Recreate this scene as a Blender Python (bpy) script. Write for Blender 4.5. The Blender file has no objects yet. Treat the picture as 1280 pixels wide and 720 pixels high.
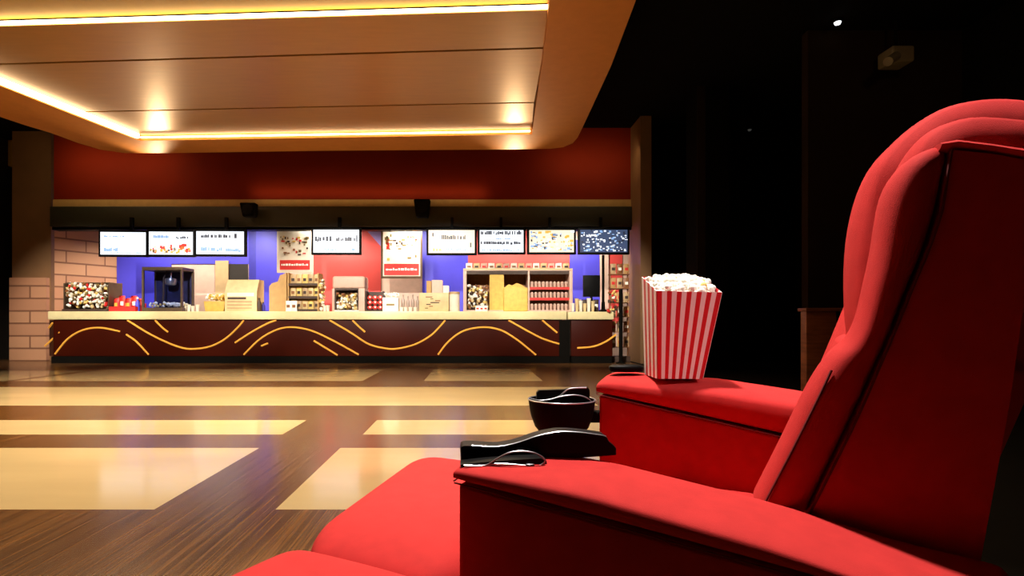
import bpy, math, random
from mathutils import Vector, Matrix
random.seed(7)
SC = bpy.context.scene
COL = SC.collection
F, CX, CY, HZ = 700.0, 590.0, 404.0, 0.815      # focal length in pixels, vanishing point, eye height

def W(px, py, d):
    return Vector(((px-CX)/F*d, d, HZ-(py-CY)/F*d))

# ------------------------------------------------------------------ materials
def mat(name, col, rough=0.5, metal=0.0, emit=None, es=0.0, noise=0.0, nscale=8.0, stretch=(1,1,1), spec=0.5, bump=0.0, bscale=200.0, sheen=0.0, coat=0.0):
    m = bpy.data.materials.new(name); m.use_nodes = True
    nt = m.node_tree; b = nt.nodes['Principled BSDF']
    b.inputs['Base Color'].default_value = (*col, 1)
    b.inputs['Roughness'].default_value = rough
    b.inputs['Metallic'].default_value = metal
    b.inputs['Specular IOR Level'].default_value = spec
    if sheen: b.inputs['Sheen Weight'].default_value = sheen
    if coat:
        b.inputs['Coat Weight'].default_value = coat; b.inputs['Coat Roughness'].default_value = 0.08
    if emit:
        b.inputs['Emission Color'].default_value = (*emit, 1); b.inputs['Emission Strength'].default_value = es
    if noise or bump:
        tc = nt.nodes.new('ShaderNodeTexCoord'); mp = nt.nodes.new('ShaderNodeMapping')
        mp.inputs['Scale'].default_value = stretch
        nt.links.new(tc.outputs['Object'], mp.inputs['Vector'])
    if noise:
        n = nt.nodes.new('ShaderNodeTexNoise'); n.inputs['Scale'].default_value = nscale; n.inputs['Detail'].default_value = 4
        nt.links.new(mp.outputs['Vector'], n.inputs['Vector'])
        r = nt.nodes.new('ShaderNodeValToRGB')
        r.color_ramp.elements[0].position = 0.3; r.color_ramp.elements[1].position = 0.7
        r.color_ramp.elements[0].color = (*[c*(1-noise) for c in col], 1)
        r.color_ramp.elements[1].color = (*[min(1, c*(1+noise)) for c in col], 1)
        nt.links.new(n.outputs['Fac'], r.inputs['Fac']); nt.links.new(r.outputs['Color'], b.inputs['Base Color'])
    if bump:
        n2 = nt.nodes.new('ShaderNodeTexNoise'); n2.inputs['Scale'].default_value = bscale
        nt.links.new(mp.outputs['Vector'], n2.inputs['Vector'])
        bp = nt.nodes.new('ShaderNodeBump'); bp.inputs['Strength'].default_value = bump; bp.inputs['Distance'].default_value = 0.002
        nt.links.new(n2.outputs['Fac'], bp.inputs['Height']); nt.links.new(bp.outputs['Normal'], b.inputs['Normal'])
    return m

def glass_mat(name, tint=(0.8,0.85,1.0)):
    m = bpy.data.materials.new(name); m.use_nodes = True; nt = m.node_tree
    nt.nodes.remove(nt.nodes['Principled BSDF'])
    t = nt.nodes.new('ShaderNodeBsdfTransparent'); t.inputs['Color'].default_value = (*tint, 1)
    g = nt.nodes.new('ShaderNodeBsdfGlossy'); g.inputs['Roughness'].default_value = 0.05
    x = nt.nodes.new('ShaderNodeMixShader'); x.inputs['Fac'].default_value = 0.08
    nt.links.new(t.outputs[0], x.inputs[1]); nt.links.new(g.outputs[0], x.inputs[2])
    nt.links.new(x.outputs[0], nt.nodes['Material Output'].inputs['Surface'])
    return m

def stone_mat():
    m = mat('stone_cladding', (0.50,0.26,0.13), 0.65, noise=0.25, nscale=3)
    nt = m.node_tree; b = nt.nodes['Principled BSDF']
    tc = nt.nodes.new('ShaderNodeTexCoord'); sep = nt.nodes.new('ShaderNodeSeparateXYZ'); cmb = nt.nodes.new('ShaderNodeCombineXYZ')
    add = nt.nodes.new('ShaderNodeMath'); add.operation = 'ADD'
    nt.links.new(tc.outputs['Object'], sep.inputs[0]); nt.links.new(sep.outputs['X'], add.inputs[0]); nt.links.new(sep.outputs['Y'], add.inputs[1])
    nt.links.new(add.outputs[0], cmb.inputs['X']); nt.links.new(sep.outputs['Z'], cmb.inputs['Y'])
    br = nt.nodes.new('ShaderNodeTexBrick'); br.inputs['Scale'].default_value = 1.0
    br.inputs['Brick Width'].default_value = 1.1; br.inputs['Row Height'].default_value = 0.27; br.inputs['Mortar Size'].default_value = 0.018
    br.inputs['Color1'].default_value = (0.50,0.25,0.13,1); br.inputs['Color2'].default_value = (0.42,0.19,0.10,1); br.inputs['Mortar'].default_value = (0.20,0.08,0.04,1)
    nt.links.new(cmb.outputs[0], br.inputs['Vector']); nt.links.new(br.outputs['Color'], b.inputs['Base Color'])
    bp = nt.nodes.new('ShaderNodeBump'); bp.inputs['Strength'].default_value = 0.8; bp.inputs['Distance'].default_value = 0.03
    nt.links.new(br.outputs['Fac'], bp.inputs['Height']); bp.invert = True
    nt.links.new(bp.outputs['Normal'], b.inputs['Normal'])
    return m

def wood_floor():
    m = mat('wood_grain_floor', (0.1,0.05,0.02), 0.22, spec=0.5)
    nt = m.node_tree; b = nt.nodes['Principled BSDF']
    tc = nt.nodes.new('ShaderNodeTexCoord'); mp = nt.nodes.new('ShaderNodeMapping'); mp.inputs['Scale'].default_value = (1,0.012,1)
    nt.links.new(tc.outputs['Object'], mp.inputs['Vector'])
    n = nt.nodes.new('ShaderNodeTexNoise'); n.inputs['Scale'].default_value = 85; n.inputs['Detail'].default_value = 3; n.inputs['Roughness'].default_value = 0.6
    nt.links.new(mp.outputs['Vector'], n.inputs['Vector'])
    r = nt.nodes.new('ShaderNodeValToRGB')
    r.color_ramp.elements[0].position = 0.36; r.color_ramp.elements[0].color = (0.045,0.017,0.005,1)
    r.color_ramp.elements[1].position = 0.64; r.color_ramp.elements[1].color = (0.17,0.078,0.024,1)
    nt.links.new(n.outputs['Fac'], r.inputs['Fac']); nt.links.new(r.outputs['Color'], b.inputs['Base Color'])
    return m

M = {}
M['fabric'] = mat('red_upholstery', (0.50,0.032,0.031), 0.8, noise=0.06, nscale=30, bump=0.25, bscale=900, spec=0.08)
M['stitch'] = mat('dark_red_seam', (0.12,0.004,0.006), 0.9)
M['black'] = mat('black_plastic', (0.002,0.002,0.0022), 0.5, spec=0.12, noise=0.2)
M['bowl'] = mat('dark_brown_plastic', (0.0022,0.0006,0.0006), 0.65, spec=0.06, noise=0.2)
M['silver'] = mat('silver_edge', (0.42,0.43,0.46), 0.3, metal=0.8, noise=0.1)
M['wood'] = wood_floor()
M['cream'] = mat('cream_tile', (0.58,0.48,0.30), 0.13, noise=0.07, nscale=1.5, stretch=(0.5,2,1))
M['maroon'] = mat('maroon_paint', (0.17,0.012,0.0015), 0.7, noise=0.06, nscale=1.0, spec=0.08)
M['header'] = mat('black_olive_band', (0.030,0.027,0.014), 0.5, noise=0.1)
M['dark'] = mat('dark_brown_paint', (0.016,0.010,0.006), 0.7, noise=0.15, nscale=2)
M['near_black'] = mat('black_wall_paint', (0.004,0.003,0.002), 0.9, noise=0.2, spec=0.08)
M['pillar'] = mat('brown_pillar_paint', (0.20,0.10,0.04), 0.55, noise=0.1, nscale=2)
M['stone'] = stone_mat()
M['tan'] = mat('tan_wall_glow', (0.46,0.28,0.09), 0.6, noise=0.08)
M['ceil_panel'] = mat('copper_ceiling_panel', (0.46,0.215,0.030), 0.40, metal=0.3, noise=0.05, nscale=2, stretch=(1,8,1))
M['soffit'] = mat('orange_soffit', (0.58,0.22,0.045), 0.6, noise=0.04, spec=0.1)
M['tray'] = mat('gold_ceiling', (0.44,0.25,0.03), 0.6, noise=0.04)
M['led'] = mat('warm_led', (1,0.9,0.6), 0.5, emit=(1.0,0.82,0.52), es=10.0, noise=0.01)
M['blue'] = mat('violet_blue_panel', (0.055,0.045,0.50), 0.5, noise=0.08, nscale=2)
M['blue_dark'] = mat('deep_blue_panel', (0.030,0.025,0.28), 0.5, noise=0.08)
M['lilac'] = mat('lilac_panel', (0.30,0.22,0.55), 0.5, noise=0.05)
M['red'] = mat('coral_red_panel', (0.62,0.06,0.05), 0.5, noise=0.06, nscale=2)
M['pinkwhite'] = mat('pale_pink_panel', (0.62,0.42,0.33), 0.5, noise=0.06)
M['beige'] = mat('beige_panel', (0.50,0.34,0.17), 0.5, noise=0.08)
M['white'] = mat('white_card', (0.80,0.74,0.62), 0.5, noise=0.05)
M['cream_box'] = mat('cream_carton', (0.66,0.50,0.25), 0.5, noise=0.1)
M['card'] = mat('kraft_cardboard', (0.50,0.30,0.11), 0.7, noise=0.1)
M['yellow'] = mat('yellow_paper', (0.66,0.42,0.08), 0.6, noise=0.12, nscale=12)
M['counter_red'] = mat('dark_red_lacquer', (0.040,0.0038,0.0008), 0.42, noise=0.2, nscale=1.2, spec=0.15)
M['top'] = mat('cream_worktop', (0.72,0.62,0.33), 0.35, noise=0.05)
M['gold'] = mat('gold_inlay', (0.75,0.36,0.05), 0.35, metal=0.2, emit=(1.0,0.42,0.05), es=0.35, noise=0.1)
M['scr_white'] = mat('lit_screen_white', (0.1,0.1,0.1), 0.3, emit=(0.88,0.93,1.0), es=1.35, noise=0.02)
M['scr_warm'] = mat('lit_screen_cream', (0.1,0.1,0.1), 0.3, emit=(1.0,0.84,0.58), es=1.2, noise=0.02)
M['scr_dark'] = mat('lit_screen_navy', (0.02,0.02,0.04), 0.3, emit=(0.05,0.08,0.16), es=1.0, noise=0.02)
M['ink'] = mat('screen_dark_ink', (0.02,0.02,0.03), 0.4, emit=(0.03,0.035,0.06), es=0.5, noise=0.05)
M['ink_blue'] = mat('screen_blue_ink', (0.05,0.1,0.2), 0.4, emit=(0.30,0.48,0.80), es=1.0, noise=0.05)
M['ink_red'] = mat('screen_red_ink', (0.4,0.02,0.02), 0.4, emit=(0.85,0.07,0.04), es=0.8, noise=0.05)
M['ink_orange'] = mat('screen_orange_ink', (0.5,0.2,0.02), 0.4, emit=(0.95,0.50,0.08), es=0.8, noise=0.05)
M['ink_white'] = mat('screen_pale_ink', (0.5,0.5,0.5), 0.4, emit=(0.8,0.88,1.0), es=1.0, noise=0.05)
M['p_red'] = mat('red_print', (0.62,0.02,0.015), 0.5, noise=0.1)
M['p_dark'] = mat('dark_print', (0.05,0.025,0.015), 0.6, noise=0.2)
M['p_olive'] = mat('olive_print', (0.22,0.15,0.05), 0.6, noise=0.2)
M['p_sky'] = mat('pale_blue_print', (0.35,0.48,0.62), 0.6, noise=0.1)
M['grey'] = mat('grey_translucent_cup', (0.34,0.26,0.21), 0.4, noise=0.1)
M['steel'] = mat('dark_steel_frame', (0.16,0.11,0.07), 0.35, metal=0.6, noise=0.1)
M['navy'] = mat('navy_interior', (0.014,0.014,0.055), 0.4, noise=0.4, nscale=6)
M['glass'] = glass_mat('clear_glass')
M['corn'] = mat('popcorn_white', (0.95,0.92,0.82), 0.7, noise=0.08, nscale=60)
M['corn_y'] = mat('popcorn_butter', (0.80,0.58,0.18), 0.7, noise=0.15, nscale=60)
M['caramel'] = mat('caramel_brown', (0.24,0.09,0.025), 0.5, noise=0.2, nscale=30)
M['box_red'] = mat('popcorn_box_red', (0.58,0.010,0.018), 0.45, noise=0.04)
M['box_white'] = mat('popcorn_box_white', (0.86,0.83,0.80), 0.45, noise=0.03)
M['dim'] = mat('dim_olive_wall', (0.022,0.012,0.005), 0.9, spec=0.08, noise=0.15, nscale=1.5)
M['dim_grey'] = mat('dim_grey_housing', (0.22,0.18,0.11), 0.6, noise=0.1)
M['brownwood'] = mat('brown_partition_wood', (0.30,0.09,0.035), 0.5, noise=0.3, nscale=4, stretch=(1,1,6))
M['lamp'] = mat('white_downlight_lens', (1,1,1), 0.4, emit=(0.9,0.95,1.0), es=2.5, noise=0.01)

# ------------------------------------------------------------------ mesh builder
class MB:
    def __init__(s): s.v=[]; s.f=[]; s.mi=[]; s.ms=[]
    def _m(s, m):
        if m not in s.ms: s.ms.append(m)
        return s.ms.index(m)
    def add(s, vs, fs, m):
        o=len(s.v); k=s._m(m)
        s.v += [Vector(p) for p in vs]
        for f in fs: s.f.append(tuple(i+o for i in f)); s.mi.append(k)
        return s
    def rbox(s, p0, p1, m, r=0.005, fn=None, seg=2, n=(1,1,1)):
        p0=Vector([min(a,b) for a,b in zip(p0,p1)]) if True else p0; p1_=p1
        q=[max(a,b) for a,b in zip(p0,p1_)]
        p1=Vector(q)
        r=min(r, *[(p1[i]-p0[i])*0.49 for i in range(3)])
        ax=[]
        for i in range(3):
            a,b=p0[i],p1[i]
            l=[a+r*k/seg for k in range(seg)] + [a+r+(b-a-2*r)*k/n[i] for k in range(n[i]+1)] + [b-r+r*k/seg for k in range(1,seg+1)]
            ax.append(l)
        N=[len(l)-1 for l in ax]; idx={}; vs=[]; fs=[]
        def vid(i,j,k):
            key=(i,j,k)
            if key not in idx:
                p=Vector((ax[0][i],ax[1][j],ax[2][k]))
                c=Vector([min(max(p[t],p0[t]+r),p1[t]-r) for t in range(3)])
                d=p-c
                if d.length>1e-9: p=c+d.normalized()*r
                if fn: p=Vector(fn(p))
                idx[key]=len(vs); vs.append(p)
            return idx[key]
        for i in range(N[0]):
            for j in range(N[1]):
                fs.append((vid(i,j,0),vid(i,j+1,0),vid(i+1,j+1,0),vid(i+1,j,0)))
                fs.append((vid(i,j,N[2]),vid(i+1,j,N[2]),vid(i+1,j+1,N[2]),vid(i,j+1,N[2])))
        for i in range(N[0]):
            for k in range(N[2]):
                fs.append((vid(i,0,k),vid(i+1,0,k),vid(i+1,0,k+1),vid(i,0,k+1)))
                fs.append((vid(i,N[1],k),vid(i,N[1],k+1),vid(i+1,N[1],k+1),vid(i+1,N[1],k)))
        for j in range(N[1]):
            for k in range(N[2]):
                fs.append((vid(0,j,k),vid(0,j,k+1),vid(0,j+1,k+1),vid(0,j+1,k)))
                fs.append((vid(N[0],j,k),vid(N[0],j+1,k),vid(N[0],j+1,k+1),vid(N[0],j,k+1)))
        return s.add(vs,fs,m)
    def box(s,p0,p1,m,fn=None):
        a=[min(x,y) for x,y in zip(p0,p1)]; b=[max(x,y) for x,y in zip(p0,p1)]
        vs=[(x,y,z) for x in (a[0],b[0]) for y in (a[1],b[1]) for z in (a[2],b[2])]
        if fn: vs=[fn(Vector(v)) for v in vs]
        return s.add(vs,[(0,1,3,2),(4,6,7,5),(0,4,5,1),(2,3,7,6),(0,2,6,4),(1,5,7,3)],m)
    def pbox(s,x0,x1,y0,y1,d,dep,m,r=0.0,**k):
        """pixel rectangle seen at depth d, going back dep metres"""
        a=W(x0,y0,d); b=W(x1,y1,d)
        if r: return s.rbox((a.x,d,b.z),(b.x,d+dep,a.z),m,r,**k)
        return s.box((a.x,d,b.z),(b.x,d+dep,a.z),m)
    def tube(s,path,r,m,n=8,closed=False):
        P=[Vector(p) for p in path]; R=r if isinstance(r,(list,tuple)) else [r]*len(P)
        vs=[];fs=[]; up=None
        for i,p in enumerate(P):
            if closed: t=P[(i+1)%len(P)]-P[i-1]
            else: t=P[min(i+1,len(P)-1)]-P[max(i-1,0)]
            t.normalize()
            if up is None:
                up=Vector((0,0,1)) if abs(t.z)<0.9 else Vector((1,0,0))
            a=(up-t*up.dot(t)).normalized(); b=t.cross(a); up=a
            for k in range(n):
                th=2*math.pi*k/n; vs.append(p+(a*math.cos(th)+b*math.sin(th))*R[i])
        L=len(P)
        for i in range(L if closed else L-1):
            for k in range(n):
                fs.append((i*n+k,i*n+(k+1)%n,((i+1)%L)*n+(k+1)%n,((i+1)%L)*n+k))
        if not closed: fs += [tuple(range(n-1,-1,-1)),tuple(range((L-1)*n,L*n))]
        return s.add(vs,fs,m)
    def loft(s,loops,m,caps=True):
        n=len(loops[0]); vs=[p for l in loops for p in l]; fs=[]
        for i in range(len(loops)-1):
            for k in range(n): fs.append((i*n+k,i*n+(k+1)%n,(i+1)*n+(k+1)%n,(i+1)*n+k))
        if caps: fs += [tuple(range(n-1,-1,-1)),tuple(range((len(loops)-1)*n,len(loops)*n))]
        return s.add(vs,fs,m)
    def lathe(s,prof,c,m,n=32,fn=None):
        c=Vector(c); loops=[[c+Vector((r*math.cos(2*math.pi*k/n),r*math.sin(2*math.pi*k/n),z)) for k in range(n)] for r,z in prof]
        if fn: loops=[[fn(p) for p in l] for l in loops]
        return s.loft(loops,m)
    def prism(s,poly,z0,z1,m):
        n=len(poly); vs=[(x,y,z0) for x,y in poly]+[(x,y,z1) for x,y in poly]
        return s.add(vs,[tuple(range(n-1,-1,-1)),tuple(range(n,2*n))]+[(k,(k+1)%n,n+(k+1)%n,n+k) for k in range(n)],m)
    def extr(s,pts,vec,m):
        n=len(pts); P=[Vector(p) for p in pts]; Q=[p+Vector(vec) for p in P]
        return s.add(P+Q,[tuple(range(n-1,-1,-1)),tuple(range(n,2*n))]+[(k,(k+1)%n,n+(k+1)%n,n+k) for k in range(n)],m)
    def ball(s,c,r,m,nu=8,nv=5,jit=0.0):
        c=Vector(c); rr=r if isinstance(r,(tuple,list)) else (r,r,r); vs=[];fs=[]
        vs.append(c+Vector((0,0,-rr[2])))
        for j in range(1,nv):
            ph=-math.pi/2+math.pi*j/nv
            for k in range(nu):
                th=2*math.pi*k/nu; q=1+random.uniform(-jit,jit)
                vs.append(c+Vector((rr[0]*math.cos(ph)*math.cos(th)*q,rr[1]*math.cos(ph)*math.sin(th)*q,rr[2]*math.sin(ph)*q)))
        vs.append(c+Vector((0,0,rr[2])))
        for k in range(nu): fs.append((0,1+(k+1)%nu,1+k))
        for j in range(nv-2):
            for k in range(nu): fs.append((1+j*nu+k,1+j*nu+(k+1)%nu,1+(j+1)*nu+(k+1)%nu,1+(j+1)*nu+k))
        T=len(vs)-1
        for k in range(nu): fs.append((T,1+(nv-2)*nu+k,1+(nv-2)*nu+(k+1)%nu))
        return s.add(vs,fs,m)
    def build(s,name,parent=None,ang=35,recalc=True):
        me=bpy.data.meshes.new(name)
        if parent is not None:
            off=Vector((0,0,0)); q=parent
            while q is not None: off+=q.location; q=q.parent
            loc=Vector((0,0,0))
        else:
            xs=[p.x for p in s.v]; ys=[p.y for p in s.v]; zs=[p.z for p in s.v]
            off=Vector(((min(xs)+max(xs))/2,(min(ys)+max(ys))/2,min(zs))); loc=off.copy()
        me.from_pydata([p-off for p in s.v],[],s.f)
        for m in s.ms: me.materials.append(m)
        me.polygons.foreach_set('material_index',s.mi)
        if recalc:
            import bmesh
            bm=bmesh.new(); bm.from_mesh(me); bmesh.ops.recalc_face_normals(bm,faces=bm.faces); bm.to_mesh(me); bm.free()
        me.shade_smooth(); me.set_sharp_from_angle(angle=math.radians(ang)); me.update()
        o=bpy.data.objects.new(name,me); COL.objects.link(o); o.location=loc
        if parent is not None: o.parent=parent
        return o

def tag(o,label=None,cat=None,group=None,kind=None):
    if label: o['label']=label
    if cat: o['category']=cat
    if group: o['group']=group
    if kind: o['kind']=kind
    return o
def thing(name,label,cat,loc,group=None):
    o=bpy.data.objects.new(name,None); COL.objects.link(o); o.location=Vector(loc); o.empty_display_size=0.1
    return tag(o,label,cat,group)
def struct(name,mb,label=None,cat=None,ang=35):
    o=mb.build(name,None,ang); o['kind']='structure'
    if label: o['label']=label
    if cat: o['category']=cat
    return o
def dup(root,loc,label=None,group=None):
    r=root.copy(); COL.objects.link(r); r.location=Vector(loc)
    if label: r['label']=label
    if group: r['group']=group
    for ch in list(root.children):
        c=ch.copy(); COL.objects.link(c); c.parent=r
        for g in list(ch.children):
            d=g.copy(); COL.objects.link(d); d.parent=c
    return r
def smooth_path(pts,sub=6):
    P=[Vector(p) for p in pts]; out=[]
    for i in range(len(P)-1):
        a=P[max(i-1,0)];b=P[i];c=P[i+1];d=P[min(i+2,len(P)-1)]
        for k in range(sub):
            t=k/sub
            out.append(0.5*((2*b)+(c-a)*t+(2*a-5*b+4*c-d)*t*t+(3*b-a-3*c+d)*t**3))
    out.append(P[-1]); return out
def lerp_table(tab,x):
    if x<=tab[0][0]: return tab[0][1]
    for (a,u),(b,v) in zip(tab,tab[1:]):
        if x<=b: return u+(v-u)*(x-a)/(b-a)
    return tab[-1][1]

# ================================================================== THE ROOM
ZC=5.0
# floor: cells of wood and cream tile
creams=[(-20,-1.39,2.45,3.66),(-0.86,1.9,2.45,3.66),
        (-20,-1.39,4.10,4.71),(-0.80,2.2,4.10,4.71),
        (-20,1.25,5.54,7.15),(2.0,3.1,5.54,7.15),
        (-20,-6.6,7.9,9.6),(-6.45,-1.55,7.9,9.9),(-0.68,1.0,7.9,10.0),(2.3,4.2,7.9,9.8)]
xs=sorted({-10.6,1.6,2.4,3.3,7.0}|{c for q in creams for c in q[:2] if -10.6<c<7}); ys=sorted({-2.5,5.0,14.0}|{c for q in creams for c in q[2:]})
fl=MB()
for i in range(len(xs)-1):
    for j in range(len(ys)-1):
        cx=(xs[i]+xs[i+1])/2; cy=(ys[j]+ys[j+1])/2
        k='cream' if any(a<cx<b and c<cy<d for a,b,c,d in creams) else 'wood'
        if cx>(1.6 if cy<5 else 3.3): k='near_black'  # hall cells coloured black in place of the unlit floor's shade
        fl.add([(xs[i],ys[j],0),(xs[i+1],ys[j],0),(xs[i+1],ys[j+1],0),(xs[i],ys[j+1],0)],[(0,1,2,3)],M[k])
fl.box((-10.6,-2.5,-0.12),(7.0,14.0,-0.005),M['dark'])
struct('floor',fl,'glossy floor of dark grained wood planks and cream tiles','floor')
c=MB(); c.box((-10.6,-2.5,ZC),(7.0,14.0,ZC+0.1),M['near_black']); struct('ceiling',c,'black upper ceiling above the lowered canopy','ceiling')
w=MB(); w.box((-10.7,-2.5,0),(-10.6,14.0,ZC),M['dark']); struct('wall_left',w)
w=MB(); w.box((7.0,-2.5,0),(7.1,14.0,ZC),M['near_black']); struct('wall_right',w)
w=MB(); w.box((-10.6,-2.6,0),(7.0,-2.5,ZC),M['dark']); struct('wall_front',w)
DW=13.4
w=MB(); w.box((-8.7,DW,0),(3.9,DW+0.1,3.6),M['pinkwhite']); struct('wall_back',w,'back wall behind the concession counter','wall')
# coloured wall panels
def wp(n,x0,x1,y0,y1,m,th=0.02):
    a=W(x0,y0,DW-0.02); b=W(x1,y1,DW-0.02); q=MB(); q.box((a.x,DW-th,b.z),(b.x,DW-0.001,a.z),M[m]); return struct('trim_%d'%n,q)
wp(1,146,214,280,404,'blue'); wp(2,214,311,280,330,'blue'); wp(3,311,320,280,404,'blue_dark'); wp(4,320,356,280,404,'blue')
wp(5,270,286,326,404,'beige',0.06); wp(6,286,310,330,404,'dark',0.03)
wp(7,392,476,280,404,'red'); wp(8,528,585,280,404,'blue'); wp(9,585,712,280,334,'red')
wp(11,752,760,300,404,'pinkwhite',0.08); wp(12,760,778,300,404,'red')
q=MB(); P=[W(712,404,DW),W(712,300,DW),W(738,300,DW),W(746,304,DW),W(749,314,DW),W(750,404,DW)]; q.extr([p-Vector((0,0.02,0)) for p in P],(0,0.019,0),M['blue']); struct('trim_10',q)
q=MB(); P=[W(452,281,DW),W(478,281,DW),W(478,310,DW)]; q.extr([p-Vector((0,0.03,0)) for p in P],(0,0.009,0),M['lilac']); struct('trim_13',q)
# side wall with stone cladding, pillar with stone foot
w=MB(); w.extr([Vector(p) for p in ((-9.17,12.3,0),(-8.46,DW+.05,0),(-8.6,DW+.05,0),(-9.31,12.3,0))],(0,0,3.4),M['stone']); struct('wall_side',w,'stone clad side wall at the left end of the counter','wall')
w=MB(); w.box((-10.02,12.2,0),(-9.17,12.9,ZC),M['pillar']); struct('pillar_left',w,'brown pillar at the left end of the counter','pillar')
w=MB(); w.box((-10.0,12.1,0),(-9.2,12.199,1.80),M['stone']); struct('trim_14',w)
w=MB(); w.box((-10.6,12.9,0),(-9.2,13.0,ZC),M['near_black']); struct('wall_hall',w)
w=MB(); w.rbox((-10.6,12.78,4.4),(-10.35,12.9,5.0),M['tray'],0.02); struct('trim_15',w)  # stands for a lit sconce panel, its glow put into the gold colour
# upper wall, header band, strip coloured as wall glow
UP=12.0
w=MB(); w.box((-8.96,UP,3.30),(3.40,UP+0.15,ZC),M['maroon']); struct('wall_upper',w,'maroon wall above the black header band','wall')
a=W(68,258,UP-0.12); b=W(790,283,UP-0.12)
w=MB(); w.rbox((-8.96,UP-0.12,b.z),(3.40,UP+0.15,a.z),M['header'],0.01); struct('trim_16',w,'black header band over the menu screens','trim')
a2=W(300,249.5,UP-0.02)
w=MB(); w.box((-8.96,UP-0.03,a.z+0.002),(3.40,UP,a2.z),M['tan']); struct('trim_17',w)  # tan colour stands in for the wall-wash glow above the header
w=MB(); w.box((-8.96,UP-0.05,b.z-0.06),(3.40,UP+0.15,b.z-0.002),M['black']); struct('trim_18',w)
# right column and dark hall
w=MB(); w.box((3.40,11.3,0),(3.62,12.2,ZC),M['pillar']); struct('pillar_right',w,'slim brown column at the right end of the counter','pillar')
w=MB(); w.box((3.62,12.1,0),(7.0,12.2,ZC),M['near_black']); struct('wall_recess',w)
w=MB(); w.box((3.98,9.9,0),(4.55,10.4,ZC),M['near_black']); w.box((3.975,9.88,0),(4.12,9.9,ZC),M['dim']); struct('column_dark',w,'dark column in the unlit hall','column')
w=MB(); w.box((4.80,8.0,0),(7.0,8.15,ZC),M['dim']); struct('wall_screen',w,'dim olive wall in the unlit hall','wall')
# lowered canopy
def onz(px,py,z): d=(z-HZ)*F/(CY-py); return ((px-CX)/F*d,d)
Z0=4.2
outer=[onz(*p,Z0) for p in [(795,0),(764,82),(740,134),(726,164),(722,172),(716,179),(704,184),(689,186),(620,187),(400,188.5),(210,191.5),(157,191.5),(125,187),(98,179),(66,167),(33,157),(0,146)]]
outer=[(1.45,-1.0)]+outer+[(-8.9,7.5),(-9.8,4.0),(-9.9,-1.0)]
innr=[(0.77,5.0),onz(687,0,Z0),onz(677,84,Z0),onz(665,168,Z0),onz(420,172,Z0),onz(175,176,Z0),onz(88,142,Z0),onz(0,107,Z0),(-7.25,5.8),(-7.4,5.0)]
so=MB()
nO,nI=len(outer),len(innr)
import bmesh
def ring(outer,inner,z0,z1,m,name):
    bm=bmesh.new()
    def loop(poly,z): return [bm.verts.new((x,y,z)) for x,y in poly]
    vo=loop(outer,z0); vi=loop(inner,z0)
    es=[bm.edges.new((l[k],l[(k+1)%len(l)])) for l in (vo,vi) for k in range(len(l))]
    bmesh.ops.triangle_fill(bm,use_beauty=True,use_dissolve=False,edges=es,normal=(0,0,-1))
    bot=list(bm.faces)
    vo1=loop(outer,z1); vi1=loop(inner,z1)
    for A,B in ((vo,vo1),(vi,vi1)):
        n=len(A)
        for k in range(n): bm.faces.new((A[k],A[(k+1)%n],B[(k+1)%n],B[k]))
    bmesh.ops.recalc_face_normals(bm,faces=bm.faces)
    me=bpy.data.meshes.new(name); bm.to_mesh(me); bm.free(); me.materials.append(m)
    o=bpy.data.objects.new(name,me); COL.objects.link(o); return o
o=ring(outer,innr,Z0,ZC-0.02,M['soffit'],'ceiling_canopy'); tag(o,'lowered orange ceiling canopy with rounded corners','ceiling',None,'structure')
ZP=Z0+0.08
nearL,nearR=(-7.05,6.62),(0.845,6.2)
g1L,g1R=(-6.75,7.52),(0.905,7.05); g2L,g2R=(-6.45,9.185),(0.975,8.79)
farL,farR=(-6.17,10.37),(1.07,10.03)
def cp(n,a,b,c_,d_):
    q=MB(); q.prism([a,b,c_,d_],ZP,ZP+0.05,M['ceil_panel']); o=struct('ceiling_panel_%d'%n,q,None,None); return o
gap=0.022
def sh(p,dy): return (p[0],p[1]+dy)
cp(1,nearL,nearR,sh(g1R,-gap),sh(g1L,-gap)); cp(2,sh(g1L,gap),sh(g1R,gap),sh(g2R,-gap),sh(g2L,-gap)); cp(3,sh(g2L,gap),sh(g2R,gap),farR,farL)
q=MB(); q.prism([(-6.9,6.9),(0.85,6.6),(1.05,10.0),(-6.2,10.35)],ZP+0.08,ZP+0.12,M['dark']); struct('ceiling_back',q)
q=MB(); q.prism([(-7.4,5.0),(0.77,5.0),(0.845,6.2),(-7.05,6.62)],Z0+0.16,Z0+0.2,M['tray']); struct('ceiling_tray',q,'gold lit ceiling tray nearest the viewer','ceiling')
def led(label,a,b,h,z,th=0.02):
    a=Vector((*a,z)); b=Vector((*b,z)); d=(b-a).normalized(); nrm=Vector((-d.y,d.x,0))
    q=MB(); q.loft([[p+nrm*th+Vector((0,0,0)),p-nrm*th,p-nrm*th+Vector((0,0,h)),p+nrm*th+Vector((0,0,h))] for p in (a,b)],M['led'])
    o=q.build('led_strip'); tag(o,label,'light')
led('warm light strip along the far edge of the ceiling recess',(farL[0]+0.05,farL[1]-0.02),(farR[0]-0.03,farR[1]-0.02),0.018,Z0+0.04,0.015)
led('thick warm light strip along the left edge of the ceiling recess',(-6.12,10.26),(-6.95,6.75),0.075,Z0+0.004,0.03)
led('warm light strip across the ceiling between gold tray and copper panels',(nearL[0],nearL[1]-0.02),(nearR[0]-0.01,nearR[1]-0.02),0.028,ZP+0.012)

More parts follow.
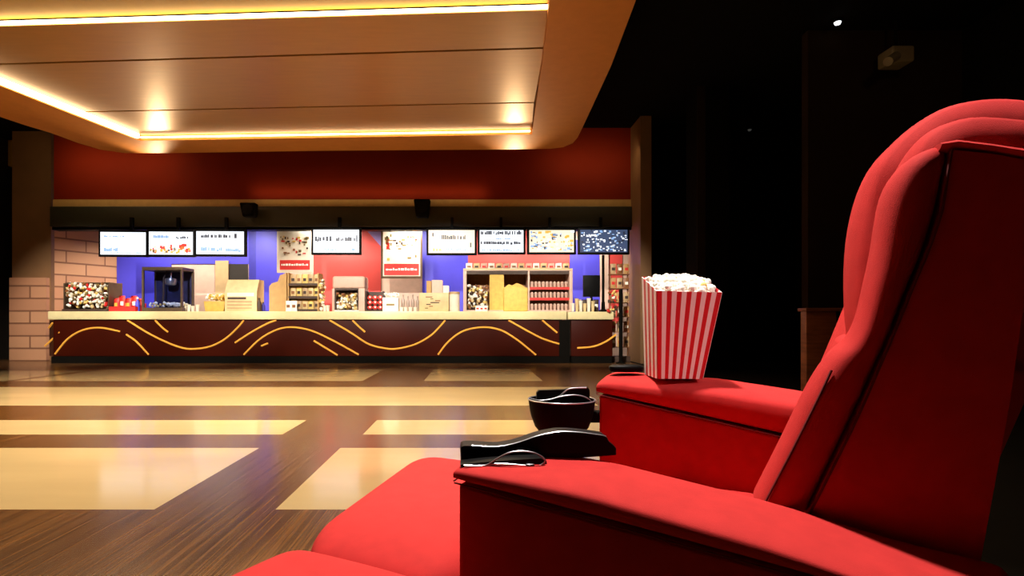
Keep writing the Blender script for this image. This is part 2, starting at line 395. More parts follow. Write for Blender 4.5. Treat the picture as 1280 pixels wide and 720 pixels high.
# ================================================================== COUNTER
DC=11.4
root=thing('concession_counter','long dark red concession counter with gold wave lines and cream worktop','counter',((62+705-2*CX)/2/F*DC,DC+0.4,0))
def zz(py,d=DC): return HZ-(py-CY)/F*d
def xx(px,d=DC): return (px-CX)/F*d
q=MB(); q.rbox((xx(66),DC+0.02,0.14),(xx(703),DC+0.75,zz(399.5)-0.002),M['counter_red'],0.01); cf=q.build('body',root)
q=MB(); q.loft([[Vector((xx(66)-0.001,DC+0.02,0.14)),Vector((xx(66)-0.001,DC+0.75,0.14)),Vector((xx(66)-0.001,DC+0.75,zz(400))),Vector((xx(66)-0.001,DC+0.02,zz(400)))],
 [Vector((xx(50),DC+0.25,0.14)),Vector((xx(50),DC+0.75,0.14)),Vector((xx(50),DC+0.75,zz(400))),Vector((xx(50),DC+0.25,zz(400)))]],M['counter_red']); q.build('end_panel',root)
q=MB(); q.rbox((xx(61),DC-0.03,zz(399.5)),(xx(708),DC+0.82,zz(389.2)),M['top'],0.015); q.build('countertop',root)
q=MB(); q.box((xx(64),DC+0.0,0.0),(xx(704),DC+0.7,0.139),M['near_black']); q.build('toe_kick',root)
def c6(p): return (50+p[0]/3.2,380+p[1]/3.2)
def c7(p): return (420+p[0]/3.2,380+p[1]/3.2)
waves=[[c6(p) for p in l] for l in [
 [(60,200),(110,140),(170,105),(240,95),(320,110)],[(345,122),(385,150),(435,203)],
 [(350,65),(430,115),(500,150),(560,173),(610,180),(680,170),(740,140),(790,95),(815,65)],
 [(460,65),(490,95),(512,112)],[(780,155),(850,110),(910,78),(945,65)],
 [(815,203),(880,140),(950,102),(1010,93),(1080,105),(1150,135),(1220,172),(1275,203)],
 [(1095,147),(1150,180),(1190,205)],[(885,168),(912,157)],[(1250,65),(1275,90),(1300,112)]]]
waves+=[[c7(p) for p in l] for l in [
 [(-25,65),(0,80),(60,115),(130,160),(200,178),(250,178),(320,160),(380,125),(420,85),(437,65)],
 [(408,203),(450,150),(510,108),(590,93),(660,105),(720,140),(765,175),(800,204)],
 [(690,65),(770,110),(830,140),(893,160)],[(825,65),(855,90),(885,115)]]]
for wv in waves:
    q=MB(); pts=smooth_path([W(x,y,DC+0.012) for x,y in wv],6); q.tube(pts,0.019,M['gold'],6); q.build('wave_inlay',root)
for wv in ([c6((20,168)),c6((80,112))],[c6((35,95)),c6((50,76))]):
    q=MB(); q.tube([W(wv[0][0],wv[0][1],DC+0.12),W(wv[1][0],wv[1][1],DC+0.03)],0.019,M['gold'],6); q.build('wave_inlay',root)
r2=thing('side_counter','short counter section at the right end beyond the dark gap','counter',(xx(740),DC+0.4,0))
q=MB(); q.rbox((xx(714),DC+0.02,0.14),(xx(766),DC+0.75,zz(399.5)-0.002),M['counter_red'],0.01); q.build('body',r2)
q=MB(); q.rbox((xx(709.5),DC-0.03,zz(399.5)),(xx(767),DC+0.82,zz(389.6)),M['top'],0.015); q.build('countertop',r2)
q=MB(); q.box((xx(714.5),DC,0),(xx(765),DC+0.7,0.139),M['near_black']); q.build('toe_kick',r2)
q=MB(); q.tube(smooth_path([W(*c7(p),DC+0.012) for p in [(965,176),(1030,170),(1080,150),(1120,122)]]),0.019,M['gold'],6); q.build('wave_inlay',r2)
q=MB(); q.rbox((xx(699),DC+0.005,0.0),(xx(712.5),DC+0.019,zz(400)),M['near_black'],0.004); o=q.build('filler_panel',root); o['label']='black upright filler panel'

# ================================================================== SCREENS
def screen(x0,x1,y0,y1,label,face,style,tilt=0.0):
    d=UP-0.45; a=W(x0,y0,d); b=W(x1,y1,d); cx=(a.x+b.x)/2
    t=thing('mounted_menu_screen',label,'screen',(cx,d,b.z),'menu screens over the counter')
    def fn(p): return Vector((p.x,p.y+(p.x-cx)*tilt,p.z))
    q=MB(); q.rbox((a.x,d,b.z),(b.x,d+0.07,a.z),M['black'],0.012,fn=fn); q.build('bezel',t)
    i=0.045
    q=MB(); q.box((a.x+i,d-0.004,b.z+i),(b.x-i,d+0.01,a.z-i),M[face],fn=fn); s=q.build('display',t)
    W_,H_=b.x-a.x-2*i,a.z-b.z-2*i
    def bar(q,u,v,w_,h_,m): q.box((a.x+i+u*W_,d-0.008,b.z+i+v*H_),(a.x+i+(u+w_)*W_,d-0.004,b.z+i+(v+h_)*H_),M[m],fn=fn)
    q=MB(); R=random.Random(int(x0))
    def words(v,u0,u1,h_,m):
        u=u0
        while u<u1:
            l=R.uniform(0.018,0.045); dv=R.choice((0,0,0,.3))*h_; bar(q,u,v+dv*R.choice((-1,0,1))*.5,min(l,u1-u),(h_-dv)*R.uniform(.75,1.1),m); u+=l+R.choice((0.005,0.006,0.008,0.035))
    if style=='plain': words(.78,.08,.55,.06,'ink_blue'); words(.14,.08,.38,.16,'ink_blue'); words(.06,.1,.9,.04,'ink_blue')
    if style=='food':
        words(.72,.1,.45,.12,'ink_blue'); words(.70,.62,.9,.10,'ink')
        for k in range(46): bar(q,R.uniform(.02,.93),R.uniform(.03,.30),R.uniform(.02,.06),R.uniform(.05,.16),R.choice(('ink_orange','ink_red','ink_orange','scr_warm','ink')))
        for k in range(9): bar(q,R.uniform(.70,.90),R.uniform(.05,.42),.06,.12,'ink_red')
    if style=='text': words(.72,.1,.72,.13,'ink'); bar(q,.8,.70,.05,.2,'ink'); words(.14,.1,.55,.16,'ink_blue'); words(.12,.62,.95,.13,'ink_blue')
    if style=='bold': words(.50,.04,.42,.20,'ink'); words(.50,.5,.92,.17,'ink'); bar(q,.94,.48,.025,.28,'ink'); words(.1,.25,.5,.07,'ink_blue'); bar(q,.84,.09,.07,.09,'ink_blue')
    if style=='lines': words(.80,.02,.95,.16,'ink'); words(.36,.02,.95,.13,'ink'); words(.58,.3,.7,.05,'ink_blue'); words(.06,.05,.9,.06,'ink_blue')
    if style=='warm': words(.6,.28,.8,.17,'ink'); bar(q,.08,.72,.03,.16,'ink'); bar(q,.9,.25,.03,.2,'ink'); words(.08,.1,.28,.12,'ink_orange'); words(.12,.36,.85,.07,'ink_blue')
    if style=='busy':
        for k in range(90): bar(q,R.uniform(.01,.94),R.uniform(.02,.90),R.uniform(.02,.08),R.uniform(.03,.12),R.choice(('ink_orange','ink','ink_white','ink_orange','ink_blue','ink_white')))
    if style=='night':
        for k in range(120): bar(q,R.uniform(.01,.95),R.uniform(.02,.92),R.uniform(.015,.06),R.uniform(.03,.09),R.choice(('ink_white','ink_white','ink_blue','ink')))
    g=q.build('graphics',s); g['label']='printed words and pictures on the lit display'
    q=MB(); q.box((cx-0.03,d+0.07,a.z-0.25),(cx+0.03,UP-0.14,a.z-0.17),M['black'],fn=None); q.box((cx-0.03,UP-0.19,a.z-0.25),(cx+0.03,UP-0.119,3.05),M['black']); q.build('bracket',t)
screen(124,184,287.5,321,'white lit menu screen with faint blue print, first at the stone wall end','scr_white','plain',0.06)
screen(184.5,243,287,321,'menu screen with a band of colourful food along the bottom','scr_white','food',0.06)
screen(243.5,307,286.5,320.5,'white menu screen with one dark line and blue print, left of the first poster','scr_white','text',0.05)
screen(389,451.5,284.5,318.5,'white menu screen with two bold dark words, between the two posters','scr_white','bold')
screen(533,596,285,319,'cream tinted menu screen just right of the second poster','scr_warm','warm')
screen(597,657,285,318,'white menu screen with two heavy dark text lines','scr_white','lines')
screen(659,720,285,318,'warm menu screen crowded with orange and dark food pictures','scr_warm','busy')
screen(722.5,787,284.5,318,'dark navy menu screen speckled with white print','scr_dark','night')
# two speakers on the header
def speaker(px,py,w_,h_,label):
    d=UP-0.42; a=W(px-w_/2,py-h_/2,d); b=W(px+w_/2,py+h_/2,d)
    t=thing('wall_speaker',label,'speaker',((a.x+b.x)/2,d,b.z),'loudspeakers on the header band')
    def fn(p):
        k=(p.z-b.z)/(a.z-b.z); cx=(a.x+b.x)/2
        return Vector((cx+(p.x-cx)*(0.72+0.28*k),p.y-0.05*k,p.z))
    q=MB(); q.rbox((a.x,d,b.z),(b.x,d+0.2,a.z),M['near_black'],0.03,fn=fn,n=(1,1,3)); q.build('cabinet',t)
    q=MB(); cx=(a.x+b.x)/2; q.lathe([(0.0,0),(0.10,0.0),(0.11,0.012),(0.0,0.02)],(0,0,0),M['black'],20,fn=lambda p:Vector((cx+p.x,d-0.035-p.z,(a.z+b.z)/2+p.y))); q.build('driver',t)
    q=MB(); q.box((cx-0.03,d+0.15,(a.z+b.z)/2-0.03),(cx+0.03,UP-0.115,(a.z+b.z)/2+0.03),M['black']); q.build('bracket',t)
speaker(310,262,20,17,'black speaker on the header band above the first poster side'); speaker(527.5,260,21,22,'black speaker on the header band above the second poster')

# ================================================================== POSTERS
def poster(x0,x1,y0,y1,label,framed,seed):
    d=DC+0.95 if not framed else 12.6
    a=W(x0,y0,d); b=W(x1,y1,d); R=random.Random(seed)
    t=thing('hanging_poster',label,'poster',((a.x+b.x)/2,d,b.z))
    q=MB(); q.rbox((a.x,d,b.z),(b.x,d+0.03,a.z),M['steel' if framed else 'white'],0.008); q.build('frame',t)
    i=0.05
    q=MB(); q.box((a.x+i,d-0.006,b.z+i),(b.x-i,d+0.005,a.z-i),M['white']); s=q.build('sheet',t)
    w_,h_=b.x-a.x-2*i,a.z-b.z-2*i
    def bar(u,v,p,k,m): q.box((a.x+i+u*w_,d-0.010,b.z+i+v*h_),(a.x+i+(u+p)*w_,d-0.006,b.z+i+(v+k)*h_),M[m])
    q=MB(); bar(.03,.02,.94,.26,'p_red'); q.build('red_band',s)
    q=MB()
    if framed: bar(.55,.9,.42,.08,'p_sky')
    for k in range(34): bar(R.uniform(.02,.9),R.choice((R.uniform(.66,.92),R.uniform(.34,.92))),R.uniform(.03,.11),R.uniform(.02,.07),R.choice(('p_dark','yellow','p_olive','p_red','p_olive','caramel')))
    q.build('pictures',s)
    q=MB(); u=.08
    while u<.9:
        l=R.uniform(.03,.09); q.box((a.x+i+u*w_,d-0.014,b.z+i+.13*h_),(a.x+i+(u+l)*w_,d-0.010,b.z+i+(.13+R.uniform(.03,.06))*h_),M['corn']); u+=l+.02
    q.build('lettering',s)
    q=MB()
    for fx in (.2,.8):
        X=a.x+fx*(b.x-a.x); q.tube([(X,d+0.015,a.z-0.01),(X,d+0.015,3.06)],0.006,M['steel'],6)
    q.build('hanger',t)
poster(346,391.5,289,341,'white poster with red base, hanging above the stacked snack rack',False,5)
poster(476,528,287,348,'dark framed poster with red base, hanging before the pale panel',True,9)

# ================================================================== COUNTER GOODS
TOP=zz(389.2)
def gbox(x0,x1,y0,d,dep,y1=None):
    """metric box on the worktop from pixel columns"""
    s=d/F; return ((x0-CX)*s,d,TOP),((x1-CX)*s,d+dep,HZ-(y0-CY)*s)
def heap(name,label,cat,p0,p1,n,mats,r,seed,group=None,kind='stuff'):
    R=random.Random(seed); q=MB()
    for k in range(n):
        c=[R.uniform(p0[i]+r,p1[i]-r) for i in range(3)]
        q.ball(c,(r*R.uniform(.7,1.2),r*R.uniform(.7,1.2),r*R.uniform(.7,1.1)),M[R.choice(mats)],6,4,0.15)
    o=q.build(name); tag(o,label,cat,group,kind); return o
# --- popcorn / candy case at stone end
p0,p1=gbox(77,134,352,DC+0.1,0.5)
t=thing('snack_case','glass fronted case of mixed popcorn and candy next to the stone wall','display case',((p0[0]+p1[0])/2,p0[1],TOP))
q=MB(); q.rbox(p0,(p1[0],p1[1],TOP+0.05),M['p_dark'],0.01); q.build('base',t)
q=MB(); q.box((p0[0],p1[1]-0.02,TOP+0.05),(p1[0],p1[1],p1[2]),M['caramel']); q.build('back_panel',t)
for X in (p0[0],p1[0]-0.02):
    q=MB(); q.box((X,p0[1]+0.05,TOP+0.05),(X+0.02,p1[1]-0.02,p1[2]-0.03),M['steel']); q.build('side_panel',t)
q=MB(); q.box((p0[0],p0[1]+0.1,p1[2]-0.03),(p1[0],p1[1]-0.02,p1[2]-0.01),M['steel']); q.build('lid',t)
heap('mixed_popcorn','cream, brown and red popcorn and candy filling the case next to the stone wall','popcorn',(p0[0]+0.015,p0[1]+0.0,TOP+0.055),(p1[0]-0.03,p1[1]-0.12,p1[2]+0.01),420,['corn','corn','corn','white','corn_y','caramel','p_olive','cream_box','p_red'],0.034,3)
# --- snack packets
def packet_mesh(w_,h_,m1,m2):
    q=MB(); n=6
    vs=[];fs=[]
    for j in range(n+1):
        v=j/n; bul=math.sin(math.pi*min(1,max(0,v)))**0.6*0.5
        for sgn in (-1,1):
            for i in range(5):
                u=i/4; th=sgn*bul*w_*0.45*math.sin(math.pi*u)**0.7
                vs.append(((u-0.5)*w_*(1-0.06*bul),th,v*h_))
    for j in range(n):
        for g in range(2):
            for i in range(4):
                o=j*10+g*5+i; fs.append((o,o+1,o+11,o+10))
    q.add(vs,fs,m1)
    lab=[(( -0.28)*w_,-w_*0.235,h_*0.35),((0.28)*w_,-w_*0.235,h_*0.35),((0.28)*w_,-w_*0.235,h_*0.62),((-0.28)*w_,-w_*0.235,h_*0.62)]
    q.add([Vector(p) for p in lab],[(0,1,2,3)],m2)
    return q
PK={}
def packet(name,key,x,y,z,w_,h_,m1,m2,label,cat,group):
    if key not in PK:
        q=packet_mesh(w_,h_,M[m1],M[m2]); o=q.build(name); o.location=(x,y,z); PK[key]=o
    else:
        o=PK[key].copy(); COL.objects.link(o); o.name=name; o.location=(x,y,z)
    return tag(o,label,cat,group)
s1=(DC+0.15)/F
p0,p1=gbox(136,169,364,DC+0.12,0.4)
t=thing('snack_basket','red basket of snack packets beside the mixed popcorn case','basket',((p0[0]+p1[0])/2,p0[1],TOP))
q=MB(); zb=TOP+0.10
q.box(p0,(p1[0],p1[1],TOP+0.015),M['p_red'])
for A,B in (((p0[0],p0[1],TOP+0.015),(p1[0],p0[1]+0.015,zb)),((p0[0],p1[1]-0.015,TOP+0.015),(p1[0],p1[1],zb+0.08)),((p0[0],p0[1]+0.015,TOP+0.015),(p0[0]+0.015,p1[1]-0.015,zb)),((p1[0]-0.015,p0[1]+0.015,TOP+0.015),(p1[0],p1[1]-0.015,zb))): q.box(A,B,M['p_red'])
q.build('tray',t)
for r_ in range(2):
    for k in range(4):
        kk=('ra','rb')[(k+r_)%2]
        packet('snack_packet',kk,p0[0]+0.085+k*0.125,p0[1]+0.12+r_*0.16,TOP+0.02+0.0*r_,0.11,0.26 if kk=='ra' else 0.31,'p_red','corn' if kk=='rb' else 'ink_orange','red snack packet standing in the red basket','packet','packets in the red basket')
# --- small blue bottle
def bottle(px,d,h_,r,m,label,group=None,lid='white'):
    X=(px-CX)/F*d; t=thing('bottle',label,'bottle',(X,d,TOP),group)
    q=MB(); q.lathe([(r*.9,0),(r,0.01),(r,h_*.62),(r*.45,h_*.8),(r*.4,h_*.88)],(X,d,TOP),M[m],14); q.build('body',t)
    q=MB(); q.lathe([(r*.45,0),(r*.45,h_*.12)],(X,d,TOP+h_*.881),M[lid],12); q.build('cap',t)
    return t
bottle(172,DC+0.25,0.30,0.045,'blue','small blue bottle between red basket and popcorn machine')
# --- popcorn machine
p0,p1=gbox(177,228,333.5,DC+0.15,0.5)
t=thing('popcorn_machine','tall dark framed glass popcorn machine before the violet panel','popcorn machine',((p0[0]+p1[0])/2,p0[1],TOP))
q=MB(); q.rbox(p0,(p1[0],p1[1],TOP+0.08),M['steel'],0.01); q.build('base',t)
q=MB(); q.rbox((p0[0],p0[1],p1[2]-0.07),p1,M['steel'],0.015); q.build('roof',t)
for X in (p0[0],p1[0]-0.04):
    for Y in (p0[1],p1[1]-0.04):
        q=MB(); q.box((X,Y,TOP+0.08),(X+0.04,Y+0.04,p1[2]-0.07),M['steel']); q.build('post',t)
q=MB(); q.box((p0[0]+0.04,p1[1]-0.03,TOP+0.08),(p1[0]-0.04,p1[1]-0.01,p1[2]-0.07),M['navy']); q.build('back_panel',t)
q=MB(); q.box((p0[0]+0.04,p0[1]+0.015,TOP+0.08),(p1[0]-0.04,p0[1]+0.02,p1[2]-0.07),M['glass']); q.build('front_pane',t)
X=(p0[0]+p1[0])/2; Y=(p0[1]+p1[1])/2
q=MB(); q.lathe([(0.06,0),(0.10,0.02),(0.12,0.10),(0.11,0.14),(0.05,0.16)],(X+0.05,Y,p1[2]-0.37),M['silver'],20); kt=q.build('kettle',t)
q=MB(); q.tube([(X+0.05,Y,p1[2]-0.22),(X+0.05,Y,p1[2]-0.06)],0.015,M['silver'],8); q.build('rod',kt)
q=MB(); q.tube([(X-0.12,Y,TOP+0.09),(X-0.10,Y,p1[2]-0.2),(X-0.03,Y,p1[2]-0.07)],0.02,M['p_dark'],8); q.build('scoop_arm',t)
heap('popcorn','loose popcorn lying at the bottom of the popcorn machine','popcorn',(p0[0]+0.05,p0[1]+0.04,TOP+0.085),(p1[0]-0.05,p1[1]-0.05,TOP+0.22),60,['corn','corn_y','corn'],0.03,8)
# --- white cups near machine and small things on the top
def cup(px,d,h_,r,m,label,group=None):
    X=(px-CX)/F*d; q=MB(); q.lathe([(r*.72,0),(r,h_),(r*1.06,h_),(r*1.06,h_-0.012),(r*.98,h_-0.012),(r*.9,h_-0.03),(r*.5,h_-0.03)],(X,d,TOP),M[m],16); o=q.build('paper_cup'); return tag(o,label,'cup',group)
for k,px in enumerate((231,236,241,247)):
    cup(px,DC+0.3+0.06*(k%2),0.12+0.03*(k%2),0.038,'white','white paper cup in the row right of the popcorn machine','white cups right of the machine')
# --- yellow popcorn tub
def tub(x0,x1,y0,d,label,m,mats,seed):
    p0,p1=gbox(x0,x1,y0,d,0.3); cx=(p0[0]+p1[0])/2; cy=d+0.15; w_=(p1[0]-p0[0])/2; h_=p1[2]-TOP
    t=thing('popcorn_tub',label,'tub',(cx,cy,TOP))
    q=MB(); q.rbox((cx-w_,cy-0.14,TOP),(cx+w_,cy+0.14,TOP+h_*.55),M[m],0.01,fn=lambda p:Vector((cx+(p.x-cx)*(.85+.15*(p.z-TOP)/(h_*.55)),p.y,p.z)),n=(1,1,2)); q.build('body',t)
    heap('popcorn','popcorn heaped on top of the '+label.split(' beside')[0].split(' in front')[0],'popcorn',(cx-w_,cy-0.14,TOP+h_*.55-0.002),(cx+w_,cy+0.14,p1[2]),70,mats,0.035,seed)
tub(254,281,366,DC+0.1,'squat yellow popcorn tub beside the cream till box','yellow',['corn_y','corn','yellow'],12)
# --- cream till box
p0,p1=gbox(281,321,349,DC+0.12,0.4)
t=thing('till_box','cream till with sloping front and dark slot, beside the yellow tub','till',((p0[0]+p1[0])/2,p0[1],TOP))
q=MB(); X0,X1=p0[0],p1[0]; h_=p1[2]-TOP
prof=[(0,0),(0,.62*h_),(.10,.9*h_),(.14,h_),(.4,h_),(.4,0)]
q.loft([[Vector((X,p0[1]+y,TOP+z)) for y,z in prof] for X in (X0,X1)],M['cream_box']); q.build('body',t)
q=MB(); q.box((X0+0.06,p0[1]-0.008,TOP+.38*h_),(X1-0.22,p0[1],TOP+.44*h_),M['p_dark']); q.build('slot',t)
q=MB()
for k in range(3): q.box((X0+0.05,p0[1]-0.006,TOP+(.08+.1*k)*h_),(X1-0.1,p0[1],TOP+(.13+.1*k)*h_),M['beige'])
q.build('front_ribs',t)
q=MB(); q.box((X0+.05,p0[1]-0.006,TOP+.47*h_),(X1-.06,p0[1],TOP+.58*h_),M['white']); q.build('price_strip',t)
# --- dark dispenser next to it
bottle(324,DC+0.2,0.28,0.05,'p_dark','dark bottle right of the cream till',None,'p_dark')
bottle(329,DC+0.32,0.20,0.04,'blue_dark','short blue black bottle right of the dark bottle',None,'p_dark')
# --- cardboard stand with stepped outline
d=DC+0.14
t=thing('cardboard_stand','plain kraft cardboard stand with stepped top, left of the snack rack','stand',(W(347,388,d).x,d,TOP))
P=[W(336.5,0,d),]; pts=[(336.5,None),(336.5,358),(340,354),(347,352),(350,344),(358,341),(358,None)]
q=MB(); q.extr([Vector((xx(x,d),d,TOP if y is None else zz(y,d))) for x,y in pts],(0,0.10,0),M['card']); q.build('front_board',t)
q=MB(); q.box((xx(337,d),d+0.10,TOP),(xx(357,d),d+0.3,TOP+0.2),M['beige']); q.build('rear_box',t)
# --- generic shelf rack
def rack(x0,x1,y0,d,dep,rows,label,cat,m,name='snack_rack'):
    p0,p1=gbox(x0,x1,y0,d,dep); h_=p1[2]-TOP
    t=thing(name,label,cat,((p0[0]+p1[0])/2,d,TOP))
    q=MB(); q.box((p0[0],d+dep-0.02,TOP),(p1[0],d+dep,p1[2]),M[m]); q.build('back_panel',t)
    for X in (p0[0],p1[0]-0.025):
        q=MB(); q.box((X,d+0.02,TOP),(X+0.025,d+dep-0.02,p1[2]),M[m]); q.build('side_panel',t)
    zs=[]
    for k in range(rows):
        z=TOP+h_*k/rows
        q=MB(); q.box((p0[0]+0.025,d+0.01,z),(p1[0]-0.025,d+dep-0.02,z+0.02),M[m]); s=q.build('shelf',t)
        q=MB(); q.box((p0[0]+0.025,d,z),(p1[0]-0.025,d+0.012,z+0.05),M['p_dark']); q.build('shelf_edge',s)
        zs.append(z+0.02)
    return t,p0,p1,zs,h_/rows
t,p0,p1,zs,rh=rack(359,398,341,DC+0.16,0.36,3,'open rack stacked with snack bags, under the first poster','rack','card')
for r_,z in enumerate(zs):
    for k in range(5):
        kk='na%d'%((k*2+r_)%3); mm=[('corn_y','p_dark'),('cream_box','caramel'),('beige','p_dark')][(k*2+r_)%3]
        packet('snack_bag',kk,p0[0]+0.09+k*0.122,DC+0.27,z,0.115,rh*0.86,mm[0],mm[1],'small tan snack bag standing in the rack under the first poster','bag','snack bags in the open rack')
heap('popcorn_pile','tumbling popcorn spilling down the right end of the rack under the first poster','popcorn',(xx(397,DC+.2),DC+0.16,TOP),(xx(405,DC+.2),DC+0.42,zz(346)),70,['corn_y','corn','caramel','cream_box'],0.035,21)
for k,px in enumerate((359,366)):
    packet('snack_bag','wa',xx(px),DC+0.09,TOP,0.12,0.22-0.04*k,'corn','caramel','white snack bag standing before the open rack','bag','white bags before the open rack')
for k,px in enumerate((406,410)):
    cup(px,DC+0.2,0.13,0.04,'white','white paper cup between the open rack and the popcorn warmer','cups right of the open rack')
# --- white popcorn warmer
d=DC+0.12
p0,p1=gbox(415,456,345,d,0.42)
t=thing('popcorn_warmer','pale rounded popcorn warmer with a dark window, before the red panel','popcorn warmer',((p0[0]+p1[0])/2,d,TOP))
h_=p1[2]-TOP; X0,X1=p0[0],p1[0]
q=MB(); q.rbox((X0,d,TOP+.64*h_),p1,M['pinkwhite'],0.05,seg=4); q.build('hood',t)
q=MB(); q.rbox((X0,d,TOP),(X0+0.05,p1[1],TOP+.65*h_),M['pinkwhite'],0.01); q.build('side_panel',t)
q=MB(); q.rbox((X1-0.13,d,TOP),(X1,p1[1],TOP+.65*h_),M['pinkwhite'],0.01); q.build('side_panel',t)
q=MB(); q.box((X0+.05,p1[1]-0.03,TOP),(X1-.13,p1[1],TOP+.65*h_),M['p_dark']); q.build('back_panel',t)
q=MB(); q.box((X0+.05,d,TOP),(X1-.13,p1[1]-.03,TOP+0.03),M['white']); q.build('shelf',t)
q=MB()
for A,B in (((X0+.05,TOP+.6*h_),(X1-.13,TOP+.65*h_)),((X0+.05,TOP+.03),(X0+.075,TOP+.6*h_)),((X1-.155,TOP+.03),(X1-.13,TOP+.6*h_))): q.box((A[0],d+0.005,A[1]),(B[0],d+0.03,B[1]),M['p_dark'])
q.build('window_frame',t)
heap('popcorn','brown and cream popcorn behind the window of the pale warmer','popcorn',(X0+.06,d+0.0,TOP+.03),(X1-.14,p1[1]-.1,TOP+.56*h_),150,['corn','corn','corn_y','caramel','cream_box'],0.035,31)
# --- red candy box and white carton
p0,p1=gbox(457,479,364,DC+0.12,0.3)
t=thing('candy_bin','dark red bin of round candies right of the popcorn warmer','bin',((p0[0]+p1[0])/2,p0[1],TOP)); 
q=MB(); q.box(p0,(p1[0],p1[1],TOP+0.03),M['p_dark']); q.box((p0[0],p1[1]-.02,TOP+.03),p1,M['p_dark']); q.box((p0[0],p0[1],TOP+.03),(p0[0]+.015,p1[1]-.02,p1[2]),M['p_dark']); q.box((p1[0]-.015,p0[1],TOP+.03),(p1[0],p1[1]-.02,p1[2]),M['p_dark']); q.build('body',t)
for r_ in range(3):
    for k in range(3):
        q=None
        if 'cand' not in PK:
            q=MB(); q.ball((0,0,0.05),(0.055,0.05,0.05),M['red'],10,6); q.ball((0.01,-0.045,0.06),(0.02,0.012,0.02),M['corn'],6,4); o=q.build('candy_pack'); PK['cand']=o
        else: o=PK['cand'].copy(); COL.objects.link(o)
        o.location=(p0[0]+0.07+k*0.108,p0[1]+0.10,TOP+0.031+r_*0.103)
        tag(o,'round red candy pack stacked in the dark red bin','candy','candy packs in the red bin')
def carton(x0,x1,y0,d,dep,m,label,marks=True,cat='carton'):
    p0,p1=gbox(x0,x1,y0,d,dep); h_=p1[2]-TOP
    t=thing('carton',label,cat,((p0[0]+p1[0])/2,d,TOP))
    q=MB(); q.rbox(p0,p1,M[m],0.008); q.build('box',t)
    if marks:
        R=random.Random(int(x0)); q=MB()
        for k in range(7):
            u=R.uniform(.08,.6); v=.15+.1*k
            q.box((p0[0]+u*(p1[0]-p0[0]),d-0.004,TOP+v*h_),(p0[0]+min(.92,u+R.uniform(.1,.4))*(p1[0]-p0[0]),d,TOP+(v+.05)*h_),M[R.choice(('p_dark','p_olive','caramel'))])
        q.build('print',t)
    return p0,p1
d=DC+0.1
p0,p1=gbox(478,498,366,d,0.2)
t=thing('popcorn_carton','white carton of popcorn with crinkled rim, right of the red candy bin','carton',((p0[0]+p1[0])/2,d,TOP)); cx=(p0[0]+p1[0])/2
q=MB(); q.rbox(p0,(p1[0],p1[1],TOP+.75*(p1[2]-TOP)),M['white'],0.015); q.build('body',t)
q=MB(); q.box((p0[0]+.08,d-.004,TOP+.12),(p1[0]-.08,d,TOP+.16),M['p_olive']); q.build('print',t)
heap('popcorn','popcorn heaped in the white carton right of the red bin','popcorn',(p0[0],p0[1],TOP+.752*(p1[2]-TOP)),(p1[0],p1[1],p1[2]+0.02),30,['corn','white'],0.032,44)
for k,px in enumerate((504,510,516,522)):
    bottle(px,DC+0.45+.05*(k%2),0.36-0.03*(k%2),0.042,'grey','grey clear cup bottle in the row before the pale lower panel','bottles before the pale panel','grey')
for k,px in enumerate((502,507,513,519)):
    cup(px,DC+0.15,0.09,0.035,'white','small white cup on the worktop before the grey bottles','small white cups')
# --- cream display box, boxes behind, white canister
carton(524,561,366,DC+0.1,0.3,'cream_box','wide cream carton with dark print, left of the white canister')
carton(533,539,351,DC+0.5,0.15,'card','narrow kraft box standing behind the wide cream carton',False)
carton(539.5,553,350,DC+0.5,0.2,'pinkwhite','tall pale box standing behind the wide cream carton',False)
carton(553.5,561,357,DC+0.5,0.2,'white','short white box standing behind the wide cream carton',False)
d=DC+0.25; X=xx(568,d); t=thing('canister','white round canister with lid, left of the large candy cabinet','canister',(X,d,TOP))
q=MB(); q.lathe([(0.105,0),(0.11,0.01),(0.11,0.36)],(X,d,TOP),M['white'],24); q.build('body',t)
q=MB(); q.lathe([(0.114,0),(0.114,0.04),(0.10,0.05)],(X,d,TOP+0.361),M['beige'],24); q.build('lid',t)
# --- large candy cabinet
d=DC+0.12; p0,p1=gbox(579,716,333,d,0.5); h_=p1[2]-TOP; X0,X1=p0[0],p1[0]
def X_(px): return xx(px,d)
t=thing('candy_cabinet','large open candy cabinet with cream frame and shelves, under the red wall strip','cabinet',((X0+X1)/2,d,TOP))
q=MB(); q.box((X0,p1[1]-.02,TOP),(X1,p1[1],p1[2]),M['caramel']); q.build('back_panel',t)
for A,B in ((X0,X0+.07),(X1-.07,X1),(X_(661)-.02,X_(661)+.02)):
    q=MB(); q.rbox((A,d,TOP),(B,p1[1]-.02,p1[2]-.09),M['pinkwhite'],0.008); q.build('side_panel',t)
q=MB(); q.rbox((X0,d,p1[2]-.09),(X1,p1[1]-.02,p1[2]-.07),M['pinkwhite'],0.005); q.build('top_shelf',t)
q=MB(); q.rbox((X0,d+.02,p1[2]-.07),(X1,d+.035,p1[2]-.04),M['cream_box'],0.003); q.build('top_rail',t)
q=MB(); q.box((X0+.07,d,TOP),(X1-.07,p1[1]-.02,TOP+.03),M['pinkwhite']); q.build('bottom_shelf',t)
sz=[TOP+.03,TOP+.25,TOP+.47]
for z in sz[1:]:
    q=MB(); q.box((X_(661)+.02,d+.02,z),(X1-.07,p1[1]-.02,z+.02),M['pinkwhite']); s=q.build('shelf',t)
    q=MB(); q.box((X_(661)+.02,d+.008,z-.02),(X1-.07,d+.02,z+.035),M['p_red']); q.build('shelf_edge',s)
q=MB(); q.box((X_(612),d+.015,TOP+.03),(X_(630),d+.04,p1[2]-.17),M['yellow']); o=q.build('price_board',t); o['label']='yellow upright price board'
q=MB(); q.box((X0+.07,d+.012,p1[2]-.16),(X1-.07,d+.03,p1[2]-.092),M['p_dark']); q.build('valance',t)
